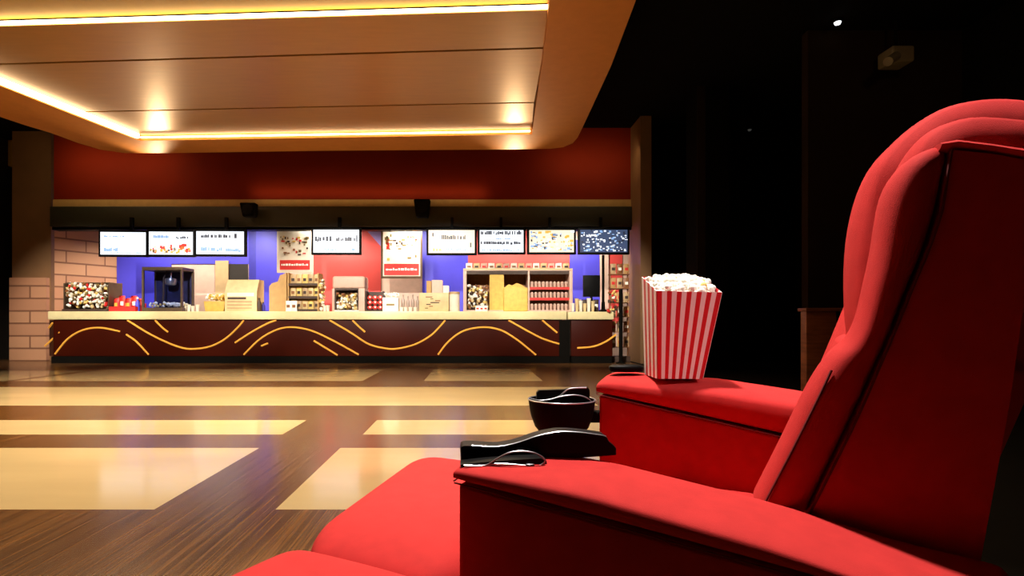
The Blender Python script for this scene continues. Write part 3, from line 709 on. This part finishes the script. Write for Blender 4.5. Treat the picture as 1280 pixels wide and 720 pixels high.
for r_,z in enumerate(sz):
    n=10
    for k in range(n):
        X=X_(661)+.075+k*(X1-.07-X_(661)-.13)/(n-1)
        kk='cupc'
        if kk not in PK:
            q=MB(); q.lathe([(0.027,0),(0.034,0.09),(0.037,0.095),(0.030,0.12),(0.012,0.135)],(0,0,0),M['pinkwhite'],12); o=q.build('candy_cup',ang=50); PK[kk]=o
        else: o=PK[kk].copy(); COL.objects.link(o)
        o.location=(X,d+.09,z+.021 if r_ else z+.001); tag(o,'pale candy cup on the %s of the large candy cabinet'%('bottom shelf','middle shelf','top inner shelf')[r_],'cup','candy cups in the large cabinet, %s row'%('lower','middle','upper')[r_])
for k in range(14):
    kk='ct%d'%(k%3); mm=[('corn','caramel'),('cream_box','p_dark'),('pinkwhite','p_red')][k%3]
    packet('candy_bag',kk,X0+.12+k*(X1-X0-.24)/13,d+.12,p1[2]-.069,0.135,0.15,mm[0],mm[1],'small candy bag lined up on top of the large candy cabinet','bag','candy bags on top of the large cabinet')
heap('popcorn','cream and brown popcorn heaped in the left bay of the large candy cabinet','popcorn',(X0+.08,d+.02,TOP+.03),(X_(611),d+.34,TOP+.58),260,['corn','corn','corn_y','caramel','cream_box','p_dark'],0.035,51)
d2=DC+0.02
t=thing('popcorn_sack','big plain yellow paper sack standing before the large candy cabinet','sack',(xx(644,d2),d2,TOP))
q=MB(); q.rbox((xx(629,d2),d2,TOP),(xx(660,d2),d2+.09,zz(359,d2)),M['yellow'],0.03,seg=3,n=(3,1,3)); q.build('body',t)
q=MB(); q.extr([Vector((xx(x,d2),d2+.035,zz(y,d2)+.002)) for x,y in ((631,359.3),(636,355),(640,357),(646,353.5),(652,356),(657,359.3))],(0,0.02,0),M['yellow']); q.build('folded_top',t)
for k,px in enumerate((597,602,607)):
    packet('snack_bag','wb',xx(px),DC+0.06,TOP,0.09,0.12,'corn','p_red','tiny pale bag on the worktop before the left bay of the candy cabinet','bag','tiny bags before the left bay')
# --- right end: cups, dark monitor, pole, rack
for k,px in enumerate((716,721,726,731,736,741)):
    cup(px,DC+0.1+.1*(k%2),0.17+.05*((k*2)%3),0.042,('white','cream_box')[k%2],('white','cream')[k%2]+' cup in the cluster before the dark till monitor','cups before the till monitor, '+('white','cream')[k%2])
for k,px in enumerate((723,731,739,745)):
    packet('snack_bag','xa%d'%(k%2),xx(px,DC+.45),DC+0.45,TOP,0.12,0.26,('beige','p_dark')[k%2],('p_dark','corn')[k%2],('tan','dark brown')[k%2]+' snack bag behind the cups at the till monitor','bag','bags behind the cups, '+('tan','brown')[k%2])
d=DC+0.3
t=thing('till_monitor','blank black till monitor before the blue panel','monitor',(xx(740,d),d,TOP))
q=MB(); q.rbox((xx(729,d),d,zz(371,d)),(xx(750,d),d+.05,zz(344,d)),M['black'],0.01); q.build('display',t)
q=MB(); q.box((xx(738,d),d+.01,TOP+.02),(xx(741,d),d+.04,zz(371,d)),M['black']); q.build('stand',t)
q=MB(); q.rbox((xx(733,d),d-.06,TOP),(xx(746,d),d+.1,TOP+.02),M['black'],0.005); q.build('base',t)
d=DC+0.22
t=thing('black_pole','slim black pole rising from the worktop to the navy screen','pole',(xx(754,d),d,TOP))
q=MB(); q.tube([(xx(754,d),d,TOP+.02),(xx(754,d),d,zz(319,d))],0.028,M['near_black'],10); q.build('shaft',t)
q=MB(); q.lathe([(0.09,0),(0.09,0.02),(0.04,0.05),(0.035,0.2)],(xx(754,d),d,TOP),M['near_black'],16); q.build('foot',t)
d=DC+0.28
X0,X1=xx(764.5,d),xx(789,d)
t=thing('snack_tower','tall brown rack of hanging candy bags against the right column','rack',((X0+X1)/2,d,0))
q=MB(); q.rbox((X0,d+.05,0),(X1,d+.35,.12),M['p_dark'],0.01); q.build('base',t)
for X in (X0+.02,X1-.02):
    q=MB(); q.tube([(X,d+.2,.12),(X,d+.2,2.05)],0.015,M['caramel'],8); q.build('upright',t)
zs=[.3,.62,.94,1.24,1.54,1.84]
for z in zs:
    q=MB(); q.box((X0,d+.1,z),(X1,d+.32,z+.015),M['caramel']); q.build('shelf',t)
for r_,z in enumerate(zs):
    for k in range(3):
        kk='tw%d'%((k+r_)%3); mm=[('caramel','corn'),('card','p_red'),('beige','p_dark')][(k+r_)%3]
        packet('candy_bag',kk,X0+.08+k*.14,d+.2,z+.016,0.12,0.22,mm[0],mm[1],'brown candy bag on the tall rack against the right column','bag','candy bags on the tall rack')
# cord of beads hanging on dark post
d=DC-0.06
t=thing('rope_post','dark post with clustered brown wrappers at the right end of the counter','post',(xx(775,d),d,0))
q=MB(); q.tube([(xx(776,d),d,.03),(xx(776,d),d,1.5)],0.04,M['near_black'],10); q.build('shaft',t)
q=MB(); q.lathe([(0.09,0),(0.09,.015),(0.04,.03)],(xx(776,d),d,0),M['near_black'],18); q.build('foot',t)
heap('candy_wrappers','cluster of brown and gold candy strips hung on the dark post','candy',(xx(758,d),d-.02,1.02),(xx(773,d),d+.02,1.5),26,['caramel','p_dark','corn_y','p_red'],0.032,77)

# ================================================================== DARK HALL
t=thing('half_partition','low brown wooden partition in the dark hall behind the red seat','partition',(4.6,6.6,0))
X0=(1008-CX)/F*6.6
q=MB(); q.rbox((X0,6.6,0),(6.6,6.72,zz(389,6.6)),M['brownwood'],0.01); q.build('panel',t)
q=MB(); q.rbox((X0-.02,6.57,zz(389,6.6)),(6.6,6.75,zz(385,6.6)),M['brownwood'],0.008); q.build('cap_rail',t)
q=MB(); q.box(((1046-CX)/F*6.59,6.585,0),((1050-CX)/F*6.59,6.6,zz(389,6.6)),M['near_black']); q.build('stile',t)
d=7.6
t=thing('projector','dim grey projector hung under the black ceiling above the red seat','projector',W(1130,65,d))
q=MB(); a=W(1116,56,d); b=W(1144,76,d); q.rbox((a.x,d,b.z),(b.x,d+.3,a.z),M['dim_grey'],0.03); q.build('body',t)
q=MB(); q.tube([W(1120,70,d),W(1110,77,d-.12)],0.06,M['dim_grey'],12); q.build('lens',t)
q=MB(); q.tube([W(1130,57,d)+Vector((0,.15,0)),Vector((W(1130,57,d).x,d+.15,ZC))],0.02,M['near_black'],8); q.build('mount',t)
def dl(px,py,r,label,m):
    d=(ZC-HZ)*F/(CY-py); X=(px-CX)/F*d
    t=thing('ceiling_light',label,'light',(X,d,ZC-.03))
    q=MB(); q.lathe([(r*1.3,0.03),(r*1.4,0.0),(r*1.0,-.002),(r*1.0,.004)],(X,d,ZC-.03),M['near_black'],16); q.build('trim_ring',t)
    q=MB(); q.lathe([(r*.99,0),(r*.8,-.03),(0.001,-.045)],(X,d,ZC-.028),M[m],16); q.build('bulb',t)
dl(1047,25,0.045,'tiny bright white ceiling light in the dark hall','lamp')
M['lamp_dim']=mat('faint_lens',(0.1,0.1,0.1),0.5,emit=(0.5,0.5,0.45),es=0.06,noise=0.01)
dl(1065,103,0.04,'faint ceiling light below the bright one in the dark hall','lamp_dim')
dl(937,160,0.04,'faint ceiling light left of the others in the dark hall','lamp_dim')

# ================================================================== RECLINER
A0=Vector((-0.03,0.84)); BK=Vector((0.883,-0.469)); LT=Vector((0.469,0.883)); ZA=HZ-0.239
def tilt(s,t): return -0.104*s+0.063*t
def C(s,t,h):
    p=A0+BK*s+LT*t; return Vector((p.x,p.y,ZA+h+tilt(s,t)))
def onplane(px,py,t):
    """(s, absolute z) of the picture point on the chair's upright plane at lateral t"""
    k=(px-CX)/F; o=A0+LT*t
    s=(k*o.y-o.x)/(BK.x-k*BK.y); d=o.y+BK.y*s
    return s,HZ-(py-CY)/F*d
def P(s,t,z):
    p=A0+BK*s+LT*t; return Vector((p.x,p.y,z))
ch=thing('recliner','large red upholstered cinema recliner with extended leg rest in the foreground','recliner',P(0.3,0.45,0))
# near arm
capn=[(0,0.017),(0.1,0.025),(0.2,0.031),(0.42,0.024),(0.59,0.006),(0.68,-0.006)]
def arm(t0,t1,cap,crown,seamf,slast,names):
    q=MB()
    base=lambda s,t: ZA+tilt(s,t)+seamf(s)
    # side body down to near floor
    def fnb(p):
        s,t,k=p.x,p.y,p.z      # k 0..1 from bottom to seam
        z=0.09+(base(s,t)-0.004-0.09)*k
        return P(s,t,z)
    q.rbox((0.006,t0+0.004,0),(slast,t1-0.004,1),M['fabric'],0.012,fn=fnb,n=(8,2,4)); b=q.build('arm_body',ch)
    q=MB()
    def fnc(p):
        s,t,k=p.x,p.y,p.z      # k -1..1
        u=(t-t0)/(t1-t0); hump=math.sin(math.pi*min(1,max(0,u)))**0.7
        th=lerp_table(cap,s); top=th+crown(u)*1.0+0.006*hump
        z=base(s,t)+(top)*((k+1)/2) if k>-1 else base(s,t)
        return P(s,t,z)
    # rounded cap: cross-section loft along s
    loops=[]
    N=24
    ss=[0,0.004,0.012,0.03]+[0.03+(slast-0.06)*k/16 for k in range(1,17)]+[slast-0.01,slast-0.003,slast]
    for s in ss:
        e=1.0
        if s<0.03: e=0.78+0.22*math.sqrt(max(0,1-(1-s/0.03)**2))
        if s>slast-0.03: e=0.55+0.45*math.sqrt(max(0,1-(1-(slast-s)/0.03)**2))
        th=lerp_table(cap,s); lp=[]
        for k in range(N):
            a=2*math.pi*k/N; cu=math.copysign(abs(math.cos(a))**0.35,math.cos(a)); sv=math.copysign(abs(math.sin(a))**0.45,math.sin(a))
            t=(t0+t1)/2+cu*(t1-t0)/2*(1.0 if s>0.02 else 0.96+0.04*s/0.02)
            u=(t-t0)/(t1-t0); hh=max(0.008,th+crown(u))*e
            z=base(s,t)+0.001+hh*(sv+1)/2
            lp.append(P(s,t,z))
        loops.append(lp)
    q.loft(loops,M['fabric']); cpo=q.build('arm_cap',ch,ang=60)
    q=MB()
    for tt,sg in ((t0,-1),(t1,1)):
        q.tube([P(s,tt+sg*0.0005,base(s,tt)-0.001) for s in ss[1:-1]],0.0013,M['stitch'],5)
    q.tube([P(-0.0005,t0+0.006+(t1-t0-0.012)*k/6,base(0,t0+(t1-t0)*k/6)-0.001) for k in range(7)],0.0013,M['stitch'],5)
    q.build('seam',cpo)
arm(0.0,0.16,capn,lambda u:0.004*math.sin(math.pi*u),lambda s:0.002,0.665,None)
capf=[(0,0.030),(0.05,0.042),(0.1,0.047),(0.3,0.075),(0.5,0.085),(0.68,0.08)]
arm(0.788,0.985,capf,lambda u:0.006*math.sin(math.pi*u)+0.004*u,lambda s:-0.004-0.065*s,0.665,None)
# seat, leg rest and side bolster
def pad(name,corn,z0,z1,r,crown=0.02,n=10,label=None):
    """corn: (s,t) of near-front, far-front, far-back, near-back"""
    q=MB()
    def fn(p):
        u,v=p.x,p.y
        a=[corn[0][i]*(1-v)+corn[1][i]*v for i in (0,1)]; b=[corn[3][i]*(1-v)+corn[2][i]*v for i in (0,1)]
        s=a[0]*(1-u)+b[0]*u; t=a[1]*(1-u)+b[1]*u
        k=p.z; cr=crown*(math.sin(math.pi*min(1,max(0,u)))**.5)*(math.sin(math.pi*min(1,max(0,v)))**.5)
        # round the front edges
        z=z0+(z1-z0)*k+cr*max(0,k)
        return P(s,t,z)
    q.rbox((0,0,0),(1,1,1),M['fabric'],r,fn=fn,seg=5,n=(n,n,3))
    o=q.build(name,ch,ang=60)
    if label: o['label']=label
    return o
pad('leg_rest',[(-0.385,0.055),(-0.59,0.80),(-0.03,0.79),(-0.03,0.055)],0.16,0.41,0.19,0.008)
pad('seat',[(-0.028,0.165),(-0.028,0.783),(0.62,0.783),(0.62,0.165)],0.14,0.41,0.08,0.012)
pad('side_bolster',[(-0.375,-0.30),(-0.375,0.052),(-0.02,0.052),(-0.02,-0.30)],0.16,0.41,0.2,0.014)
q=MB(); q.rbox((0.02,0.05,0),(0.66,0.93,1),M['near_black'],0.02,fn=lambda p:P(p.x,p.y,0.088*p.z)); q.build('plinth',ch)
# backrest
TN=0.165; TF=0.765
Pp=[(1008,650),(1042,583),(1072,522),(1097,465),(1124,402),(1145,350),(1160,315),(1177,265),(1185,215),(1190,187)]
rear=[(1240,192),(1300,203),(1298,250),(1280,376),(1262,505),(1240,625),(1222,722)]
prof=[onplane(x,y,TN) for x,y in Pp+rear]
q=MB()
base_z=0.35
full=[(prof[0][0]-0.02,base_z)]+prof+[(prof[-1][0]-0.02,base_z)]
def shell_loop(t,ins=0.0):
    dz=0.063*(t-TN); return [P(s,t,z+dz*(1 if z>0.5 else 0)) for s,z in full]
q.loft([shell_loop(TN),shell_loop(TN+0.15),shell_loop((TN+TF)/2),shell_loop(TF)],M['fabric']); q.build('back_shell',ch,ang=25)
Fp=[(940,634),(975,565),(1012,490),(1040,449),(1062,430),(1077,402),(1089,352),(1097,315),(1111,238),(1138,196),(1176,172)]
Pb=[(1010,650),(1042,583),(1072,522),(1097,465),(1112,432),(1124,402),(1145,350),(1160,315),(1177,262),(1187,212),(1198,186)]
def bolster(name,tc,hw,dt,top,i0=0,ds=lambda k:0.0):
    st=[]
    A=smooth_path([Vector((*onplane(x,y,TN),0)) for x,y in Fp[i0:]],4); B=smooth_path([Vector((*onplane(x,y,TN),0)) for x,y in Pb[i0:]],4)
    loops=[]; n=20
    for i,(a,b) in enumerate(zip(A,B)):
        e=1.0; L=len(A)-1
        if i>L-5: e=math.sqrt(max(0.04,1-((i-(L-5))/5.2)**2))
        f=i/L; c=(a+b)/2; ax=(a-b)/2; lp=[]
        for k in range(n):
            th=2*math.pi*k/n; cu=math.copysign(abs(math.cos(th))**0.8,math.cos(th)); sv=math.copysign(abs(math.sin(th))**0.8,math.sin(th))
            qv=c+ax*cu*(0.4+0.6*e if e<1 else 1)
            t=tc+hw*sv*e
            lp.append(P(qv.x+ds(f),t,qv.y+0.063*(t-TN)+top*f))
        loops.append(lp)
    q=MB(); q.loft(loops,M['fabric']); return q.build(name,ch,ang=70)
nb=bolster('wing_bolster',TN+0.058,0.060,0,0.0)
q=MB()
A=[onplane(x+20,y+6,TN) for x,y in [(938,626),(968,562),(1006,487),(1034,449)]]
q.tube(smooth_path([P(s,TN+0.004,z) for s,z in [onplane(955,632,TN),onplane(990,565,TN),onplane(1025,495,TN),onplane(1040,463,TN)]],4),0.0018,M['stitch'],5); q.build('seam',nb)
bolster('wing_bolster',TF-0.055,0.062,0,0.02,3,lambda f:0.025+0.14*max(0,1-f*1.9)**1.4)
q=MB(); q.tube(smooth_path([P(s,TN-0.001,z) for s,z in [onplane(x,y,TN) for x,y in Pp]],3),0.0018,M['stitch'],5); q.build('side_seam',ch)
# top band along the shell
q=MB(); loops=[]
for (x,yt,yb) in ((1176,175,188),(1197,170,187),(1240,175,192.5),(1300,183,204)):
    (s0,za),(s1,zb)=onplane(x,yt,TN),onplane(x,yb,TN); s=(s0+s1)/2; lp=[]
    for k in range(12):
        th=2*math.pi*k/12; lp.append(P(s,TN+0.05+0.056*math.cos(th),(za+zb)/2+(za-zb)/2*math.sin(th)))
    loops.append(lp)
q.loft(loops,M['fabric']); q.build('top_band',ch,ang=60)
# headrest puffs
def puff(name,outline,t0,tm,t1,back,pw=2.2,inset=0.045):
    O=[onplane(x,y,tm) for x,y in outline]
    O=[(v.x,v.y) for v in smooth_path([Vector((*p,0)) for p in O],3)]
    cs=sum(p[0] for p in O)/len(O); 
    tail=[(O[-1][0]+0.06,O[-1][1]-0.05),(O[-1][0]+0.05,O[-1][1]-0.2),(O[0][0]+back,O[0][1])]
    loop=O+tail; c=Vector((sum(p[0] for p in loop)/len(loop),sum(p[1] for p in loop)/len(loop)))
    q=MB(); loops=[]; N=14
    for k in range(N+1):
        u=-1+2*k/N; t=(t0+t1)/2+(t1-t0)/2*u
        ins=inset*(1-max(0,1-abs(u)**pw)**(1/pw)); lp=[]
        for p in loop:
            v=Vector(p)-c; L=v.length; v=c+v*((L-ins)/L)
            lp.append(P(v.x,t,v.y))
        loops.append(lp)
    q.loft(loops,M['fabric']); return q.build(name,ch,ang=60)
rim=[(1110,560),(1080,490),(1063,425),(1058,360),(1060,300),(1070,250),(1086,212),(1108,187),(1133,165),(1165,146),(1202,136),(1245,134),(1290,140)]
mid=[(1085,430),(1096,340),(1104,280),(1113,235),(1128,200),(1150,173),(1180,158),(1220,152),(1290,159)]
puff('headrest_cushion',rim,0.37,0.47,0.60,0.12,2.6,0.06)
puff('headrest_side',mid,0.24,0.31,0.40,0.12,2.4,0.045)
q=MB(); q.rbox((0.42,0.29,0),(0.64,0.64,1),M['fabric'],0.06,fn=lambda p:P(p.x+0.12*p.z,p.y,0.44+0.37*p.z+tilt(p.x,p.y)),seg=4,n=(3,4,4)); q.build('lumbar_cushion',ch,ang=60)

# cup holder fixed to the far arm
d=1.56; cc=W(702,505,d)
q=MB(); R=0.092
q.lathe([(0.03,-0.088),(0.055,-0.085),(0.074,-0.062),(0.086,-0.03),(0.091,0.0),(R,0.012),(R-0.004,0.014),(0.084,0.004),(0.078,-0.03),(0.062,-0.06),(0.02,-0.07)],cc,M['bowl'],40); cu=q.build('cup_holder',ch,ang=50); cu['label']='dark bowl shaped cup holder on the far armrest'
q=MB(); q.tube([cc+Vector((R*math.cos(2*math.pi*k/40),R*math.sin(2*math.pi*k/40),0.013)) for k in range(40)],0.0022,M['silver'],6,closed=True); q.build('rim',cu)
q=MB(); a=P(0.004,0.85,0); q.rbox((cc.x+0.05,cc.y-0.02,cc.z-0.05),(a.x+0.03,cc.y+0.03,cc.z-0.02),M['bowl'],0.008); q.build('bracket',cu)
# black glasses in the cup holder
t=thing('viewing_glasses','black glasses with thin silver loops standing in the cup holder','glasses',(cc.x,cc.y,cc.z-0.066))
q=MB(); dd=d+0.02
q.extr([W(x,y,dd) for x,y in ((671,505),(671,491),(674,488),(705,487),(712,485.5),(734,484),(737,487),(737,505),(725,520),(700,526),(682,520))],(0,0.018,0),M['black']); q.build('frame',t)
q=MB(); q.tube(smooth_path([W(x,y,dd-0.004) for x,y in ((662,498),(668,499.5),(676,501),(690,499),(700,495),(708,488),(716,485.5),(733,485))],5),0.0024,M['silver'],6); q.build('wire',t)
q=MB(); q.tube(smooth_path([W(x,y,dd-0.03) for x,y in ((690,499),(703,495.5),(718,494),(730,496),(738,501),(739,503))],5),0.0022,M['silver'],6); q.build('wire',t)
# wavy holder on the near arm
d=0.885
t=thing('armrest_tray','black wavy topped tray with silver edge and loop on the near armrest front','tray',(W(670,580,d).x,d,W(600,588,d).z))
topw=[(575,560),(578,557.5),(590,557.5),(612,559),(630,558),(650,553),(670,546),(690,541.5),(705,540),(725,541),(745,543.5),(758,546),(762,552),(768,557),(771,561)]
botw=[(771,569),(745,571),(720,573),(690,574),(650,578),(600,581),(576,580)]
tp=[W(x,y,d) for x,y in topw]; bt=[W(x,y,d) for x,y in botw]
q=MB(); sm=smooth_path(tp,3); loop=sm+bt
loops=[]
c=sum(loop,Vector())/len(loop)
for dy,k in ((0,0.985),(0.003,1.0),(0.037,1.0),(0.04,0.985)): loops.append([c+(p-c)*k+Vector((0,dy,0)) for p in loop])
q.loft(loops,M['black']); q.build('body',t,ang=50)
q=MB(); q.tube([p+Vector((0,0.002,0)) for p in sm[6:-9]],0.0012,M['silver'],6); q.build('silver_edge',t)
d=0.85
q=MB(); pod=[(575,581),(578,585),(590,587.5),(640,588.5),(664,588.5),(676,586.5),(684,582),(683,576),(676,573),(640,575),(600,578)]
q.extr([W(x,y,d) for x,y in pod],(0,0.03,0),M['black']); q.build('pod',t,ang=50)
q=MB(); q.tube(smooth_path([W(x,y,d-0.003) for x,y in ((580,582),(600,582.5),(610,580.5),(622,573),(635,566.5),(650,564),(665,565.5),(676,570),(681,576),(678,580),(670,583),(655,582),(640,580.5),(625,580),(610,581))],5),0.0013,M['silver'],6); lo=q.build('wire_loop',t)
q=MB(); a=W(657,580,d-.006); b=W(668,585,d-.006); q.rbox((a.x,d-.008,b.z),(b.x,d-.002,a.z),M['silver'],0.002); q.build('clip',lo)
# popcorn box on far arm
d0,d1=1.47,1.60
bz=ZA+tilt(0.15,0.9)-0.004-0.065*0.15+lerp_table(capf,0.15)+0.012
bl=W(822,0,d0).x; br=W(878,0,d0).x; tl=W(821,0,d0-.015).x; tr=W(902,0,d0-.015).x
zt=W(860,363.5,d0-.015).z; zk=W(803,346,d1+.02).z
blb=W(806.5,0,d1).x; tlb=W(803,0,d1+.02).x
bot=[Vector((bl,d0,bz)),Vector((br,d0,bz)),Vector((blb+(br-bl),d1,bz)),Vector((blb,d1,bz))]
top=[Vector((tl,d0-.015,zt)),Vector((tr,d0-.015,zt-.004)),Vector((tlb+(tr-tl),d1+.02,zk)),Vector((tlb,d1+.02,zk))]
t=thing('popcorn_box','red and white striped popcorn box standing on the far armrest','popcorn box',(sum(bot,Vector())/4))
def strips(q,A,B,Ct,D,n,first,th):
    """A,B bottom; D,Ct top corners"""
    nrm=(B-A).cross(D-A).normalized()*th
    for k in range(n):
        u0,u1=k/n,(k+1)/n; m=M['box_red'] if (k%2==0)==(first=='r') else M['box_white']
        a,b=A.lerp(B,u0),A.lerp(B,u1); e,f=D.lerp(Ct,u1),D.lerp(Ct,u0)
        bow=0.006*math.sin(math.pi*(u0+u1)/2)
        vs=[a,b,e,f,a-nrm,b-nrm,e-nrm,f-nrm]
        q.add(vs,[(0,1,2,3),(7,6,5,4),(3,2,6,7),(0,4,5,1)]+([(0,3,7,4)] if k==0 else [])+([(1,5,6,2)] if k==n-1 else []),m)
q=MB(); strips(q,bot[0],bot[1],top[1],top[0],13,'r',-0.002); q.build('front_face',t,recalc=False)
q=MB(); strips(q,bot[3],bot[0],top[0],top[3],7,'w',-0.002); q.build('side_face',t,recalc=False)
q=MB(); strips(q,bot[1],bot[2],top[2],top[1],7,'w',-0.002); q.build('side_face',t,recalc=False)
q=MB(); strips(q,bot[2],bot[3],top[3],top[2],13,'r',-0.002); q.build('back_face',t,recalc=False)
q=MB(); q.add([p+Vector((0,0,0.001)) for p in bot],[(0,1,2,3)],M['box_white']); q.build('bottom_face',t)
R=random.Random(4); q=MB()
def rimpt(u,v): return top[0].lerp(top[1],u).lerp(top[3].lerp(top[2],u),v)
def mound(u,v): return rimpt(u,v)+Vector((0,0,-0.014+0.026*(math.sin(math.pi*u)*math.sin(math.pi*v))**.5))
n=8; vs=[mound(.03+.94*a/n,.03+.94*b/n) for b in range(n+1) for a in range(n+1)]
q.add(vs,[(b*(n+1)+a,b*(n+1)+a+1,(b+1)*(n+1)+a+1,(b+1)*(n+1)+a) for b in range(n) for a in range(n)],M['corn'])
for k in range(130):
    u,v=R.uniform(.07,.93),R.uniform(.07,.93); c0=mound(u,v)+Vector((0,0,R.uniform(-.003,.003))); r=R.uniform(.009,.013)
    m=M['corn'] if R.random()<.93 else M['corn_y']
    for j in range(3): q.ball(c0+Vector((R.uniform(-1,1),R.uniform(-1,1),R.uniform(-.4,.5)))*r*.7,r*R.uniform(.55,.8),m,9,6,0.05)
o=q.build('popcorn',None,ang=80); tag(o,'white buttered popcorn heaped in the striped box on the far armrest','popcorn',None,'stuff')
# flat black case on far arm next to the box
d=1.60
t0=W(783,460,d); zr=ZA+tilt(0.03,0.93)-0.006+0.055
t=thing('glasses_case','flat black oval case lying on the far armrest, left of the popcorn box','case',(t0.x,d,W(783,464,d).z))
q=MB(); q.lathe([(0.03,-0.010),(0.047,-0.009),(0.05,-0.003),(0.05,0.0)],W(783,460.5,d),M['black'],32,fn=lambda p:Vector((p.x,d+(p.y-d)*.55,p.z))); q.build('lower_shell',t,ang=50)
q=MB(); q.lathe([(0.05,0.0005),(0.049,0.006),(0.04,0.010),(0.01,0.011)],W(783,460.5,d),M['black'],32,fn=lambda p:Vector((p.x,d+(p.y-d)*.55,p.z))); q.build('lid',t,ang=50)

# ================================================================== LIGHTS
def area(name,loc,target,power,col,sx,sy,spread=180):
    l=bpy.data.lights.new(name,'AREA'); l.energy=power; l.color=col; l.shape='RECTANGLE'; l.size=sx; l.size_y=sy; l.spread=math.radians(spread)
    o=bpy.data.objects.new(name,l); COL.objects.link(o); o.location=loc
    o.rotation_euler=(Vector(target)-Vector(loc)).to_track_quat('-Z','Y').to_euler(); return o
def spot(name,loc,target,power,col,ang,blend=0.5,r=0.05):
    l=bpy.data.lights.new(name,'SPOT'); l.energy=power; l.color=col; l.spot_size=math.radians(ang); l.spot_blend=blend; l.shadow_soft_size=r
    o=bpy.data.objects.new(name,l); COL.objects.link(o); o.location=loc
    o.rotation_euler=(Vector(target)-Vector(loc)).to_track_quat('-Z','Y').to_euler(); return o
WARM=(1.0,0.74,0.42); WHT=(1.0,0.92,0.80)
# lobby downlights in the gold tray (above the frame)
for X in (-5.6,-3.7,-1.9,-0.4):
    spot('downlight',(X,5.5,4.33),(X,5.3,0),820,WARM,112,0.55,0.10)
spot('chair_key',(0.15,1.9,4.14),(0.35,1.05,0.6),1050,(1.0,0.90,0.82),46,0.5,0.12)
spot('added_box_spot',(4.2,-0.5,4.9),(0.56,1.5,0.8),900,(1.0,0.94,0.90),13,0.6,0.08)  # invented spot, brightens the front of the popcorn box
for X in (-7.2,-5.2,-3.2,-1.2,0.8,2.4):
    spot('service_light',(X,12.25,3.22),(X,12.9,1.0),270,WHT,140,0.7,0.10)
for X,T in ((-6.6,-8.2),(-4.8,-5.6),(-2.8,-3.0),(-1.0,-0.5),(0.45,2.2)):
    spot('counter_fill',(X,5.6,4.34),(T,11.6,1.15),4200,WHT,32,0.8,0.08)  # added spots out of frame, brighten the counter front and goods
area('wall_wash',(-7.5,11.3,4.36),(-7.5,12.0,3.95),11,WARM,2.4,0.05)
area('wall_wash',(2.45,11.3,4.36),(2.45,12.0,3.95),6,WARM,1.6,0.05)
for X,T in ((0.9,0.6),(-6.6,-5.8)): spot('added_uplight',(X,11.8,3.84),(T,8.6,4.28),210,WARM,60,0.9,0.08)  # added hidden spots, brighten the ceiling panels and canopy lip
area('header_wash',(-2.2,11.80,3.60),(-2.2,12.0,3.66),4.5,WARM,5.0,0.04)
spot('hall_light',(5.2,4.5,4.9),(6.2,8.0,2.6),24,(1.0,0.60,0.28),125,0.9,0.2)
wd=bpy.data.worlds.new('world'); SC.world=wd; wd.use_nodes=True
wd.node_tree.nodes['Background'].inputs['Color'].default_value=(1.0,0.7,0.45,1); wd.node_tree.nodes['Background'].inputs['Strength'].default_value=0.0

# ================================================================== CAMERA
cam=bpy.data.cameras.new('camera'); co=bpy.data.objects.new('camera',cam); COL.objects.link(co); SC.camera=co
co.location=(0,0,HZ); co.rotation_euler=(math.radians(90),0,0)
cam.sensor_width=36; cam.lens=F/1280*36; cam.clip_start=0.02; cam.clip_end=100
cam.shift_x=(640-CX)/1280; cam.shift_y=(CY-360)/1280
SC.view_settings.view_transform='Standard'; SC.view_settings.look='None'; SC.view_settings.gamma=1.0; SC.view_settings.exposure=0.0
SC.view_settings.use_curve_mapping=False
try:
    SC.cycles.use_denoising=True; SC.cycles.sample_clamp_indirect=6.0; SC.cycles.max_bounces=8
except Exception: pass
